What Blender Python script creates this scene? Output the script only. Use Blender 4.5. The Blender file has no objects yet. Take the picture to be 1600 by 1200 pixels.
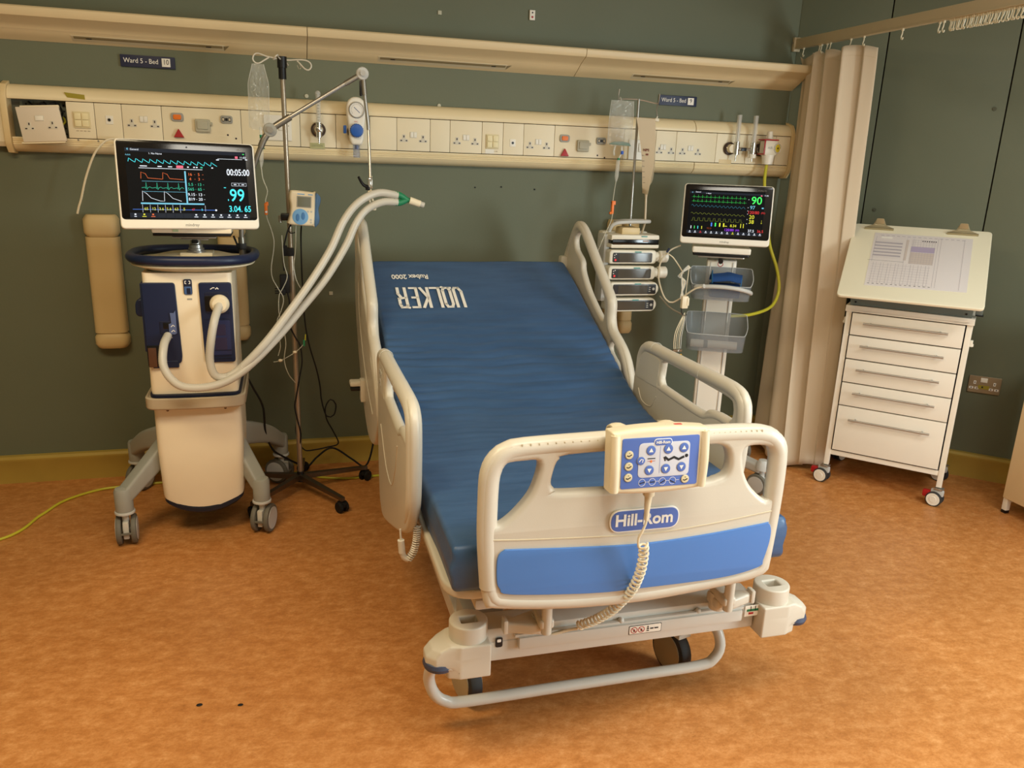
import bpy, bmesh, math, random
from mathutils import Vector, Matrix, noise
random.seed(7)
PI = math.pi
SC = bpy.context.scene
COL = SC.collection
V = Vector

# ------------------------------------------------------------ materials
_M = {}
def srgb(r, g, b):
    f = lambda c: ((c/255+.055)/1.055)**2.4 if c/255 > .04045 else c/255/12.92
    return (f(r), f(g), f(b), 1)
def mat(name, rgb, rough=.45, metal=0., var=.0, vscale=6., bump=0., bscale=60., emit=None, estr=1., trans=0., alpha=1., ior=1.45, spec=.5, coat=0.):
    if name in _M: return _M[name]
    m = bpy.data.materials.new(name); m.use_nodes = True
    nt = m.node_tree; N = nt.nodes; L = nt.links
    b = N['Principled BSDF']; c = srgb(*rgb)
    b.inputs['Base Color'].default_value = c
    b.inputs['Roughness'].default_value = rough
    b.inputs['Metallic'].default_value = metal
    b.inputs['IOR'].default_value = ior
    b.inputs['Specular IOR Level'].default_value = spec
    b.inputs['Coat Weight'].default_value = coat
    b.inputs['Transmission Weight'].default_value = trans
    b.inputs['Alpha'].default_value = alpha
    tc = N.new('ShaderNodeTexCoord')
    if var > 0:
        n = N.new('ShaderNodeTexNoise'); n.inputs['Scale'].default_value = vscale; n.inputs['Detail'].default_value = 6
        L.new(tc.outputs['Object'], n.inputs['Vector'])
        r = N.new('ShaderNodeValToRGB')
        r.color_ramp.elements[0].position = .3; r.color_ramp.elements[1].position = .7
        r.color_ramp.elements[0].color = tuple(x*(1-var) for x in c[:3])+(1,)
        r.color_ramp.elements[1].color = tuple(min(1, x*(1+var)) for x in c[:3])+(1,)
        L.new(n.outputs['Fac'], r.inputs['Fac']); L.new(r.outputs['Color'], b.inputs['Base Color'])
    if bump > 0:
        n2 = N.new('ShaderNodeTexNoise'); n2.inputs['Scale'].default_value = bscale; n2.inputs['Detail'].default_value = 4
        L.new(tc.outputs['Object'], n2.inputs['Vector'])
        bp = N.new('ShaderNodeBump'); bp.inputs['Strength'].default_value = bump; bp.inputs['Distance'].default_value = .002
        L.new(n2.outputs['Fac'], bp.inputs['Height']); L.new(bp.outputs['Normal'], b.inputs['Normal'])
    if emit:
        b.inputs['Emission Color'].default_value = srgb(*emit); b.inputs['Emission Strength'].default_value = estr
    _M[name] = m
    return m

CREAM = mat('cream_plastic', (236, 222, 190), .38, var=.03, vscale=4, bump=.05, bscale=200)
CREAMD = mat('cream_trim', (226, 202, 152), .45, var=.04)
BEDW = mat('bed_plastic', (208, 200, 182), .34, var=.02, vscale=5, bump=.06, bscale=300)
BEDM = mat('bed_painted_steel', (206, 202, 190), .3, var=.02)
WHITE = mat('white_plastic', (240, 234, 218), .35)
WHITEP = mat('white_powder_coat', (238, 230, 212), .4, var=.015, bump=.08, bscale=400)
GREYP = mat('grey_plastic', (160, 158, 148), .45)
LGREY = mat('pale_grey_plastic', (196, 196, 190), .4)
DGREY = mat('dark_rubber', (52, 50, 48), .7)
RUBG = mat('grey_rubber', (108, 104, 92), .6)
BLACK = mat('black_plastic', (16, 16, 17), .35)
BLACKM = mat('black_matt', (14, 13, 12), .7)
GLASSB = mat('screen_glass', (8, 8, 9), .12, spec=.6)
STEEL = mat('brushed_steel', (184, 180, 172), .30, metal=.8)
CHROME = mat('chrome', (220, 216, 208), .14, metal=.9)
BRASS = mat('clip_metal', (176, 164, 130), .38, metal=.6)
NAVY = mat('navy_plastic', (24, 36, 66), .4)
NAVYD = mat('navy_recess', (18, 26, 52), .5)
SLATE = mat('slate_bumper', (62, 70, 92), .5)
BLUEP = mat('footboard_blue', (80, 128, 196), .4, var=.02)
LOGOB = mat('logo_blue', (84, 112, 184), .4)
WTXT = mat('white_print', (240, 236, 226), .5)
BTXT = mat('black_print', (24, 24, 26), .5)
RED = mat('red_plastic', (176, 30, 34), .35)
ORANGE = mat('orange_plastic', (236, 120, 32), .4)
YELLOW = mat('yellow_hose', (196, 190, 52), .45)
TAPE = mat('yellow_tape', (158, 142, 40), .6)
GREEN = mat('green_plastic', (34, 128, 84), .4)
CLEAR = mat('clear_plastic', (236, 236, 226), .10, alpha=.32, ior=1.5)
SMOKE = mat('smoked_clear_plastic', (140, 146, 150), .22, alpha=.36, ior=1.5)
HOSE = mat('translucent_hose', (216, 210, 194), .3, alpha=.80)
TUBEC = mat('clear_tube', (222, 220, 200), .25, trans=.4, ior=1.3)
BRONZE = mat('brushed_bronze_plate', (150, 134, 106), .4, metal=.35)
CLOTHB = mat('blue_cuff_cloth', (24, 66, 122), .8, bump=.3, bscale=300)

def wall_material():
    m = bpy.data.materials.new('green_wall_paint'); m.use_nodes = True
    nt = m.node_tree; N = nt.nodes; L = nt.links; b = N['Principled BSDF']
    tc = N.new('ShaderNodeTexCoord')
    n = N.new('ShaderNodeTexNoise'); n.inputs['Scale'].default_value = 1.1; n.inputs['Detail'].default_value = 5
    L.new(tc.outputs['Object'], n.inputs['Vector'])
    r = N.new('ShaderNodeValToRGB')
    r.color_ramp.elements[0].position = .3; r.color_ramp.elements[0].color = srgb(100, 105, 82)
    r.color_ramp.elements[1].position = .75; r.color_ramp.elements[1].color = srgb(108, 113, 90)
    L.new(n.outputs['Fac'], r.inputs['Fac']); L.new(r.outputs['Color'], b.inputs['Base Color'])
    b.inputs['Roughness'].default_value = .62
    n2 = N.new('ShaderNodeTexNoise'); n2.inputs['Scale'].default_value = 90; n2.inputs['Detail'].default_value = 5
    L.new(tc.outputs['Object'], n2.inputs['Vector'])
    bp = N.new('ShaderNodeBump'); bp.inputs['Strength'].default_value = .15; bp.inputs['Distance'].default_value = .002
    L.new(n2.outputs['Fac'], bp.inputs['Height']); L.new(bp.outputs['Normal'], b.inputs['Normal'])
    return m
def floor_material():
    m = bpy.data.materials.new('orange_marbled_linoleum'); m.use_nodes = True
    nt = m.node_tree; N = nt.nodes; L = nt.links; b = N['Principled BSDF']
    tc = N.new('ShaderNodeTexCoord')
    mp = N.new('ShaderNodeMapping'); mp.inputs['Rotation'].default_value = (0, 0, .25); mp.inputs['Scale'].default_value = (1, 1.45, 1)
    L.new(tc.outputs['Object'], mp.inputs['Vector'])
    def nz(scale, det, rough, dist, src):
        n = N.new('ShaderNodeTexNoise'); n.inputs['Scale'].default_value = scale; n.inputs['Detail'].default_value = det
        n.inputs['Roughness'].default_value = rough; n.inputs['Distortion'].default_value = dist
        L.new(src, n.inputs['Vector']); return n.outputs['Fac']
    a = nz(17, 10, .80, .12, mp.outputs['Vector']); c = nz(1.3, 3, .5, .3, tc.outputs['Object']); d = nz(85, 4, .75, .2, mp.outputs['Vector'])
    r = N.new('ShaderNodeValToRGB'); e = r.color_ramp.elements
    e[0].position = .28; e[0].color = srgb(168, 106, 50); e[1].position = .72; e[1].color = srgb(230, 172, 112)
    x = e.new(.46); x.color = srgb(194, 128, 66); x = e.new(.56); x.color = srgb(208, 144, 82)
    L.new(a, r.inputs['Fac'])
    r2 = N.new('ShaderNodeValToRGB'); r2.color_ramp.elements[0].position = .3; r2.color_ramp.elements[0].color = (.86, .83, .8, 1)
    r2.color_ramp.elements[1].position = .7; r2.color_ramp.elements[1].color = (1.04, 1.03, 1.02, 1)
    L.new(c, r2.inputs['Fac'])
    r3 = N.new('ShaderNodeValToRGB'); r3.color_ramp.elements[0].position = .3; r3.color_ramp.elements[0].color = (.68, .6, .5, 1)
    r3.color_ramp.elements[1].position = .42; r3.color_ramp.elements[1].color = (1, 1, 1, 1)
    L.new(d, r3.inputs['Fac'])
    mx = N.new('ShaderNodeMixRGB'); mx.blend_type = 'MULTIPLY'; mx.inputs['Fac'].default_value = 1
    L.new(r.outputs['Color'], mx.inputs[1]); L.new(r2.outputs['Color'], mx.inputs[2])
    m2 = N.new('ShaderNodeMixRGB'); m2.blend_type = 'MULTIPLY'; m2.inputs['Fac'].default_value = .6
    L.new(mx.outputs['Color'], m2.inputs[1]); L.new(r3.outputs['Color'], m2.inputs[2])
    L.new(m2.outputs['Color'], b.inputs['Base Color'])
    b.inputs['Roughness'].default_value = .42
    bp = N.new('ShaderNodeBump'); bp.inputs['Strength'].default_value = .06; bp.inputs['Distance'].default_value = .001
    L.new(d, bp.inputs['Height']); L.new(bp.outputs['Normal'], b.inputs['Normal'])
    return m
def mattress_material():
    m = bpy.data.materials.new('navy_vinyl_mattress_cover'); m.use_nodes = True
    nt = m.node_tree; N = nt.nodes; L = nt.links; b = N['Principled BSDF']
    tc = N.new('ShaderNodeTexCoord')
    mp = N.new('ShaderNodeMapping'); mp.inputs['Scale'].default_value = (1.2, 7, 4)
    L.new(tc.outputs['Object'], mp.inputs['Vector'])
    n = N.new('ShaderNodeTexNoise'); n.inputs['Scale'].default_value = 3; n.inputs['Detail'].default_value = 8; n.inputs['Roughness'].default_value = .65
    L.new(mp.outputs['Vector'], n.inputs['Vector'])
    r = N.new('ShaderNodeValToRGB'); r.color_ramp.elements[0].position = .3; r.color_ramp.elements[0].color = srgb(47, 77, 113)
    r.color_ramp.elements[1].position = .75; r.color_ramp.elements[1].color = srgb(61, 94, 133)
    L.new(n.outputs['Fac'], r.inputs['Fac']); L.new(r.outputs['Color'], b.inputs['Base Color'])
    b.inputs['Roughness'].default_value = .42; b.inputs['Specular IOR Level'].default_value = .5
    bp = N.new('ShaderNodeBump'); bp.inputs['Strength'].default_value = .25; bp.inputs['Distance'].default_value = .004
    L.new(n.outputs['Fac'], bp.inputs['Height']); L.new(bp.outputs['Normal'], b.inputs['Normal'])
    return m
WALL = wall_material(); FLOOR = floor_material(); VINYL = mattress_material()
SKIRT = mat('ochre_skirting_paint', (176, 148, 66), .35, var=.05)
CURT = mat('cream_curtain_cloth', (214, 196, 168), .85, bump=.15, bscale=500)
CEIL = mat('ceiling_paint', (176, 166, 140), .8)

# ------------------------------------------------------------ geometry
def T3(x, y, z): return Matrix.Translation((x, y, z))
def RX(a): return Matrix.Rotation(a, 4, 'X')
def RY(a): return Matrix.Rotation(a, 4, 'Y')
def RZ(a): return Matrix.Rotation(a, 4, 'Z')
def FR(x, y, z): return T3(x, y, z) @ RX(PI/2)          # local xy plane -> world xz plane, local +z towards the viewer side (-y)
def YZ(x, y=0, z=0): return T3(x, y, z) @ Matrix(((0, 0, 1, 0), (1, 0, 0, 0), (0, 1, 0, 0), (0, 0, 0, 1)))  # local xy -> world yz, local z -> +x

def frames(pts):
    n = len(pts); tang = []
    for i in range(n):
        a = pts[max(0, i-1)]; b = pts[min(n-1, i+1)]
        t = (b-a); tang.append(t.normalized() if t.length > 1e-9 else V((0, 0, 1)))
    t = tang[0]; up = V((0, 0, 1)) if abs(t.z) < .9 else V((1, 0, 0))
    nrm = (up - t*up.dot(t)).normalized(); out = []
    for i in range(n):
        t = tang[i]; nrm = nrm - t*nrm.dot(t)
        if nrm.length < 1e-6: nrm = t.orthogonal()
        nrm.normalize(); out.append((pts[i], t, nrm.copy(), t.cross(nrm)))
    return out
def spline(pts, step=.012, closed=False):
    P = [V(p) for p in pts]
    if len(P) == 2 and not closed: return P
    n = len(P); out = []
    segs = n if closed else n-1
    for i in range(segs):
        p1 = P[i]; p2 = P[(i+1) % n]
        p0 = P[(i-1) % n] if closed or i > 0 else p1*2-p2
        p3 = P[(i+2) % n] if closed or i < n-2 else p2*2-p1
        k = max(2, int((p2-p1).length/step))
        for j in range(k):
            t = j/k
            out.append(.5*((2*p1)+(-p0+p2)*t+(2*p0-5*p1+4*p2-p3)*t*t+(-p0+3*p1-3*p2+p3)*t**3))
    if not closed: out.append(P[-1])
    return out
def rp(pts, r=.01, n=5):
    """round every corner of a polygon"""
    out = []; P = [V((p[0], p[1])) for p in pts]; k = len(P)
    for i in range(k):
        a, b, c = P[i-1], P[i], P[(i+1) % k]
        d1 = (a-b); d2 = (c-b); rr = min(r, d1.length*.48, d2.length*.48)
        p = b+d1.normalized()*rr; q = b+d2.normalized()*rr
        for j in range(n+1):
            t = j/n; out.append(tuple((1-t)**2*p+2*t*(1-t)*b+t*t*q))
    return out
def rect(w, h, r=0., cx=0., cy=0., n=5):
    p = [(cx-w/2, cy-h/2), (cx+w/2, cy-h/2), (cx+w/2, cy+h/2), (cx-w/2, cy+h/2)]
    return rp(p, r, n) if r > 0 else p
def circ(r, cx=0, cy=0, n=28): return [(cx+r*math.cos(2*PI*i/n), cy+r*math.sin(2*PI*i/n)) for i in range(n)]

class MB:
    def __init__(s): s.bm = bmesh.new(); s.ms = []
    def mi(s, m):
        if m not in s.ms: s.ms.append(m)
        return s.ms.index(m)
    def add(s, vs, fs, m, M=None):
        if M is not None: vs = [M @ V(v) for v in vs]
        bv = [s.bm.verts.new(v) for v in vs]; k = s.mi(m)
        for f in fs:
            try: s.bm.faces.new([bv[i] for i in f]).material_index = k
            except ValueError: pass
        return s
    def merge(s, b2, m, M=None):
        idx = {}; k = s.mi(m)
        for v in b2.verts: idx[v.index] = s.bm.verts.new(M @ v.co if M is not None else v.co)
        for f in b2.faces:
            try: s.bm.faces.new([idx[v.index] for v in f.verts]).material_index = k
            except ValueError: pass
        return s
    def box(s, c, d, m, bev=0., seg=2, M=None):
        b = bmesh.new(); bmesh.ops.create_cube(b, size=1)
        for v in b.verts: v.co = V((v.co.x*d[0], v.co.y*d[1], v.co.z*d[2]))
        if bev > 0: bmesh.ops.bevel(b, geom=b.edges[:], offset=min(bev, min(d)*.45), segments=seg, profile=.6, affect='EDGES')
        b.verts.index_update()
        Mx = T3(*c) if M is None else M @ T3(*c)
        s.merge(b, m, Mx); b.free(); return s
    def tube(s, pts, r, m, n=12, smooth=True, step=.012, caps=True, rf=None, closed=False, flat=1.):
        P = spline(pts, step, closed) if smooth else [V(p) for p in pts]
        F = frames(P); vs = []; fs = []; k = len(F)
        for i, (p, t, a, b) in enumerate(F):
            rr = r if rf is None else rf(i/(k-1))*r
            for j in range(n):
                q = 2*PI*j/n; vs.append(p+a*math.cos(q)*rr+b*math.sin(q)*rr*flat)
        for i in range(k if closed else k-1):
            i2 = (i+1) % k
            for j in range(n): fs.append((i*n+j, i*n+(j+1) % n, i2*n+(j+1) % n, i2*n+j))
        if caps and not closed:
            fs.append(tuple(range(n-1, -1, -1))); fs.append(tuple((k-1)*n+j for j in range(n)))
        return s.add(vs, fs, m)
    def cyl(s, a, b, r, m, r2=None, n=24):
        a, b = V(a), V(b); t = (b-a).normalized(); u = t.orthogonal().normalized(); w = t.cross(u); r2 = r if r2 is None else r2
        vs = []
        for p, rr in ((a, r), (b, r2)):
            for j in range(n): q = 2*PI*j/n; vs.append(p+u*math.cos(q)*rr+w*math.sin(q)*rr)
        fs = [(j, (j+1) % n, n+(j+1) % n, n+j) for j in range(n)]+[tuple(range(n-1, -1, -1)), tuple(range(n, 2*n))]
        return s.add(vs, fs, m)
    def lathe(s, prof, m, M=None, n=32):
        vs = []; fs = []; k = len(prof)
        for r, z in prof:
            for j in range(n): q = 2*PI*j/n; vs.append((max(r, 1e-5)*math.cos(q), max(r, 1e-5)*math.sin(q), z))
        for i in range(k-1):
            for j in range(n): fs.append((i*n+j, i*n+(j+1) % n, (i+1)*n+(j+1) % n, (i+1)*n+j))
        fs.append(tuple(range(n-1, -1, -1))); fs.append(tuple((k-1)*n+j for j in range(n)))
        return s.add(vs, fs, m, M)
    def ball(s, c, r, m, sc=(1, 1, 1), n=16, M=None):
        b = bmesh.new(); bmesh.ops.create_uvsphere(b, u_segments=n, v_segments=n//2+2, radius=r)
        for v in b.verts: v.co = V((v.co.x*sc[0], v.co.y*sc[1], v.co.z*sc[2]))+V(c)
        b.verts.index_update(); s.merge(b, m, M); b.free(); return s
    def curve_mesh(s, cu, m, M):
        o = bpy.data.objects.new('tmp', cu); me = o.to_mesh()
        b = bmesh.new(); b.from_mesh(me); o.to_mesh_clear()
        bmesh.ops.remove_doubles(b, verts=b.verts[:], dist=1e-6)
        b.verts.ensure_lookup_table(); b.verts.index_update()
        s.merge(b, m, M); b.free(); bpy.data.objects.remove(o); bpy.data.curves.remove(cu)
        return s
    def slab(s, out, t, m, M=None, holes=(), bev=.003, seg=3):
        """a plate: outline (and holes) in the local xy plane, thickness t about z=0"""
        cu = bpy.data.curves.new('c', 'CURVE'); cu.dimensions = '2D'; cu.fill_mode = 'BOTH'
        bev = min(bev, t*.49)
        cu.extrude = max(0, t/2-bev); cu.bevel_depth = bev; cu.bevel_resolution = seg; cu.offset = -bev
        for ol in (out,)+tuple(holes):
            sp = cu.splines.new('POLY'); sp.points.add(len(ol)-1)
            for i, p in enumerate(ol): sp.points[i].co = (p[0], p[1], 0, 1)
            sp.use_cyclic_u = True
        return s.curve_mesh(cu, m, M if M is not None else Matrix())
    def text(s, body, size, m, M, align='CENTER', bold=0., ext=.0004, sx=1.):
        cu = bpy.data.curves.new('t', 'FONT'); cu.body = body; cu.size = size; cu.align_x = align; cu.align_y = 'CENTER'
        cu.extrude = ext; cu.offset = bold; cu.resolution_u = 3
        return s.curve_mesh(cu, m, M @ Matrix.Diagonal((sx, 1, 1, 1)))
    def ribbon(s, pts, w, m, M, z=0.):
        vs = []; fs = []
        P = [V((p[0], p[1])) for p in pts]; k = len(P)
        for i in range(k):
            t = (P[min(k-1, i+1)]-P[max(0, i-1)]); t = t.normalized() if t.length > 0 else V((1, 0)); nn = V((-t.y, t.x))*w/2
            vs += [(P[i].x-nn.x, P[i].y-nn.y, z), (P[i].x+nn.x, P[i].y+nn.y, z)]
        for i in range(k-1): fs.append((2*i, 2*i+2, 2*i+3, 2*i+1))
        return s.add(vs, fs, m, M)
    def quad(s, cx, cy, w, h, m, M, z=0.):
        return s.add([(cx-w/2, cy-h/2, z), (cx+w/2, cy-h/2, z), (cx+w/2, cy+h/2, z), (cx-w/2, cy+h/2, z)], [(0, 1, 2, 3)], m, M)
    def xprism(s, prof, x0, x1, m):
        """profile in (y, z), run along x"""
        n = len(prof); vs = [(x0, p[0], p[1]) for p in prof]+[(x1, p[0], p[1]) for p in prof]
        fs = [(i, (i+1) % n, n+(i+1) % n, n+i) for i in range(n)]+[tuple(range(n-1, -1, -1)), tuple(range(n, 2*n))]
        return s.add(vs, fs, m)

W = {}
def obj(name, mb, parent=None, M=None, ang=.62):
    bm = mb.bm
    if M is not None: bm.transform(M)
    bmesh.ops.recalc_face_normals(bm, faces=bm.faces[:])
    for f in bm.faces: f.smooth = True
    for e in bm.edges:
        if len(e.link_faces) == 2 and e.calc_face_angle(0) > ang: e.smooth = False
    me = bpy.data.meshes.new(name)
    if parent is not None and parent in W: bm.transform(W[parent].inverted())
    bm.to_mesh(me); bm.free()
    for m in mb.ms: me.materials.append(m)
    o = bpy.data.objects.new(name, me); COL.objects.link(o)
    if parent is not None:
        o.parent = parent
        if parent in W: W[o] = W[parent]
    else: W[o] = Matrix()
    return o
def tag(o, label, cat, group=None, kind=None):
    if label: o['label'] = label
    if cat: o['category'] = cat
    if group: o['group'] = group
    if kind: o['kind'] = kind
    return o
def thing(name, label, cat, loc=(0, 0, 0), rz=0., group=None):
    o = bpy.data.objects.new(name, None); COL.objects.link(o); o.empty_display_size = .1
    o.location = loc; o.rotation_euler = (0, 0, rz); W[o] = T3(*loc) @ RZ(rz)
    return tag(o, label, cat, group)
def solo(name, mb, label, cat, group=None, base=None, M=None):
    """a thing that is one mesh; its origin is put at base"""
    bm = mb.bm
    if M is not None: bm.transform(M)
    if base is None:
        zs = min(v.co.z for v in bm.verts); xs = [v.co.x for v in bm.verts]; ys = [v.co.y for v in bm.verts]
        base = ((min(xs)+max(xs))/2, (min(ys)+max(ys))/2, zs)
    bm.transform(T3(*base).inverted())
    o = obj(name, mb); o.location = base
    return tag(o, label, cat, group)
def struct(name, mb):
    o = obj(name, mb); o['kind'] = 'structure'; return o
def copy_thing(root, loc=None, rz=None, label=None):
    def cp(o, parent):
        c = o.copy(); COL.objects.link(c); c.parent = parent
        for ch in list(o.children): cp(ch, c)
        return c
    c = cp(root, None)
    if loc is not None: c.location = loc
    if rz is not None: c.rotation_euler = (0, 0, rz)
    if label: c['label'] = label
    return c

# ------------------------------------------------------------ the room
WY = 4.10                       # back wall
CA = V((2.70, 4.10, 0)); CD = V((.725, -.688, 0)).normalized(); CL = 1.42   # angled corner wall
CB = CA+CD*CL
CN = V((-CD.y, CD.x, 0))        # pointing out of the room? fixed below
CN = V((-.688, -.725, 0)).normalized()   # into the room
ZC = 2.85
XL, YF = -2.3, -1.6
mb = MB(); mb.box(((XL+CB.x+.1)/2, (YF+WY+.1)/2, -.05), (CB.x+.3-XL, WY+.4-YF, .1), FLOOR); struct('floor', mb)
mb = MB(); mb.box(((XL+CB.x)/2, (YF+WY)/2, ZC+.05), (CB.x+.3-XL, WY+.3-YF, .1), CEIL); struct('ceiling', mb)
mb = MB(); mb.box(((XL+CA.x)/2, WY+.05, ZC/2), (CA.x-XL+.2, .1, ZC), WALL); struct('wall_back', mb)
mb = MB(); mb.box((XL-.05, (YF+WY)/2, ZC/2), (.1, WY-YF+.2, ZC), WALL); struct('wall_left', mb)
mb = MB(); mb.box((CB.x+.05, (YF+CB.y)/2, ZC/2), (.1, CB.y-YF, ZC), WALL); struct('wall_right', mb)
mb = MB(); mb.box(((XL+CB.x)/2, YF-.05, ZC/2), (CB.x-XL+.2, .1, ZC), mat('front_wall_paint', (150, 150, 130), .7)); struct('wall_front', mb)
# angled corner wall: three painted boards with narrow open joints
mb = MB()
AN = Matrix(((CD.x, 0, CN.x, CA.x), (CD.y, 0, CN.y, CA.y), (0, 1, 0, 0), (0, 0, 0, 1)))  # local x along wall, y up, z into the room
cuts = [0, .455, 1.04, CL]
for a, b in zip(cuts[:-1], cuts[1:]):
    mb.slab([(a+.003, 0), (b-.003, 0), (b-.003, ZC), (a+.003, ZC)], .012, WALL, AN @ T3(0, 0, -.006), bev=.002)
mb.slab([(0, 0), (CL, 0), (CL, ZC), (0, ZC)], .08, mat('joint_dark', (30, 26, 16), .9), AN @ T3(0, 0, -.053), bev=.001)
struct('wall_corner', mb)
# skirting with a rounded top
SP = [(0, 0), (.022, 0), (.022, .10), (.03, .112), (.03, .124), (.02, .135), (0, .138)]
mb = MB(); mb.xprism([(WY-a, z) for a, z in SP], XL, CA.x-.005, SKIRT); struct('baseboard_back', mb)
mb = MB(); n = len(SP)
vs = [CA+CD*.0+CN*a+V((0, 0, z)) for a, z in SP]+[CB+CN*a+V((0, 0, z))-CD*.0 for a, z in SP]
mb.add(vs, [(i, (i+1) % n, n+(i+1) % n, n+i) for i in range(n)]+[tuple(range(n-1, -1, -1)), tuple(range(n, 2*n))], SKIRT); struct('baseboard_corner', mb)
mb = MB(); vs = [(CB.x-a, CB.y, z) for a, z in SP]+[(CB.x-a, YF, z) for a, z in SP]
mb.add(vs, [(i, (i+1) % n, n+(i+1) % n, n+i) for i in range(n)]+[tuple(range(n-1, -1, -1)), tuple(range(n, 2*n))], SKIRT); struct('baseboard_right', mb)
# ------------------------------------------------------------ bed
BX = .822
bed = thing('hospital_bed', 'cream electric hospital bed with raised backrest and blue-panelled footboard, in the middle', 'hospital bed', (BX, 2.75, 0))
# footboard
FB_OUT = [(0.437,0.547),(0.424,0.558),(0.414,0.637),(0.405,0.722),(0.404,0.820),(0.408,0.899),(0.428,0.942),(0.463,0.966),(0.508,0.975),(0.697,0.979),(0.880,0.980),(1.055,0.979),(1.137,0.974),(1.180,0.957),(1.206,0.929),(1.215,0.885),(1.216,0.769),(1.207,0.603),(1.198,0.561),(1.148,0.543),(1.017,0.527),(0.836,0.515),(0.661,0.519),(0.494,0.537)]
H1 = [(0.452,0.913),(0.476,0.922),(0.516,0.924),(0.537,0.924),(0.545,0.914),(0.543,0.888),(0.526,0.839),(0.489,0.793),(0.457,0.768),(0.441,0.768),(0.438,0.775),(0.440,0.846),(0.445,0.892)]
H2 = [(0.617,0.932),(0.596,0.923),(0.586,0.908),(0.578,0.874),(0.579,0.858),(0.590,0.844),(0.607,0.839),(0.809,0.834),(0.986,0.837),(1.014,0.842),(1.038,0.850),(1.046,0.870),(1.045,0.895),(1.037,0.919),(1.017,0.932),(0.975,0.935),(0.800,0.935)]
H3 = [(1.091,0.921),(1.112,0.925),(1.145,0.922),(1.166,0.911),(1.175,0.896),(1.180,0.861),(1.181,0.804),(1.176,0.779),(1.164,0.773),(1.142,0.788),(1.111,0.820),(1.092,0.857),(1.084,0.892),(1.083,0.909)]
BLUE = [(0.449,0.628),(0.449,0.685),(0.464,0.704),(0.487,0.705),(0.650,0.694),(0.821,0.687),(0.998,0.695),(1.160,0.710),(1.175,0.711),(1.185,0.695),(1.186,0.658),(1.174,0.603),(1.163,0.585),(1.054,0.566),(0.830,0.562),(0.692,0.564),(0.487,0.585),(0.457,0.604)]
def sm(poly, step=.012): return [(p.x, p.y) for p in spline([(a, b, 0) for a, b in poly], step, True)]
F0 = FR(0, 1.672, 0)
mb = MB()
mb.slab(sm(FB_OUT), .042, BEDW, F0, holes=(sm(H1), sm(H2), sm(H3)), bev=.014, seg=4)
rim = [(a, 1.672, b) for a, b in [(.437,.60),(.428,.72),(.427,.82),(.431,.893),(.447,.930),(.472,.946),(.512,.953),(.70,.957),(.88,.958),(1.05,.957),(1.13,.952),(1.168,.938),(1.187,.912),(1.193,.88),(1.194,.77),(1.186,.62)]]
mb.tube(rim, .0245, BEDW, n=16, step=.02)
mb.tube([(a, 1.672, b) for a, b in [(.437,.612),(.447,.574),(.49,.558),(.661,.539),(.836,.536),(1.017,.547),(1.148,.562),(1.178,.580),(1.187,.625)]], .0235, BEDW, n=16, step=.02)
for i in range(11):                                   # moulded grip marks along the top bar
    for x0, dx in ((.50, .0205), (.975, .0150)):
        mb.box((x0+i*dx, 1.651, .966), (.003, .003, .006), mat('moulded_mark', (190, 176, 146), .5), .0005)
for z0, k in ((.0, 1.), ):
    mb.tube([(a, 1.6515, b) for a, b in [(0.427,0.733),(0.567,0.723),(0.819,0.712),(0.996,0.721),(1.197,0.744)]], .0022, mat('moulded_shadow', (206, 192, 162), .5), n=6)
fb = obj('footboard', mb, bed)
mb = MB(); mb.slab(sm(BLUE, .008), .006, BLUEP, FR(0, 1.649, 0), bev=.0015); o = obj('blue_panel', mb, fb); o['label'] = 'blue lower panel of the footboard'
mb = MB(); LM = FR(.822, 1.648, .754)
mb.slab(rect(.186, .060, .03, n=10), .005, WTXT, LM, bev=.001); mb.slab(rect(.180, .054, .027, n=10), .0055, LOGOB, LM @ T3(0, 0, .0006), bev=.0008)
mb.text('Hill-Rom', .043, WTXT, LM @ T3(-.002, .001, .0038), bold=.0011); o = obj('logo_plate', mb, fb); o['label'] = 'oval blue maker plate'

# chassis crossmember at the foot end
mb = MB()
mb.box((.86, 1.865, .352), (.86, .085, .055), BEDM, .006)
mb.box((.86, 1.845, .31), (.86, .05, .06), BEDM, .006)
mb.box((.90, 1.812, .335), (.68, .022, .036), BEDM, .005)
mb.box((.90, 1.815, .356), (.70, .014, .010), BEDM, .003)
for x in (.60, .86, 1.10): mb.ball((x, 1.815, .361), .009, BEDM)
for x in (.64, 1.12): mb.cyl((x, 1.845, .285), (x, 1.845, .272), .008, BEDM)
# printed labels on the bar
LB = FR(0, 1.8185, 0)
mb.slab(rect(.02, .03, .006, .508, .338), .001, BTXT, LB @ T3(0, 0, .0), bev=.0002); mb.slab(rect(.011, .009, .003, .508, .343), .0012, WTXT, LB @ T3(0, 0, .0003), bev=.0002)
mb.box((1.277, 1.806, .345), (.055, .001, .035), WHITE, M=None)
mb.box((1.278, 1.8052, .347), (.045, .0008, .007), GREEN); mb.box((1.27, 1.8052, .337), (.016, .0008, .006), RED); mb.box((1.268, 1.8048, .352), (.002, .0008, .016), BTXT); mb.box((1.283, 1.8048, .352), (.002, .0008, .016), BTXT)
LB2 = FR(.93, 1.8008, .334)
mb.slab(rect(.10, .028, .004), .0012, BTXT, LB2, bev=.0002); mb.slab(rect(.097, .025, .004), .0014, WHITE, LB2 @ T3(0, 0, .0002), bev=.0002)
for dx in (-.034, -.012):
    mb.slab(circ(.010, dx, 0), .001, RED, LB2 @ T3(0, 0, .001), holes=(circ(.0082, dx, 0),), bev=.0002); mb.ribbon([(dx-.006, .006), (dx+.006, -.006)], .0016, RED, LB2, .0018); mb.quad(dx, -.001, .004, .008, BTXT, LB2, .0016)
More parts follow.
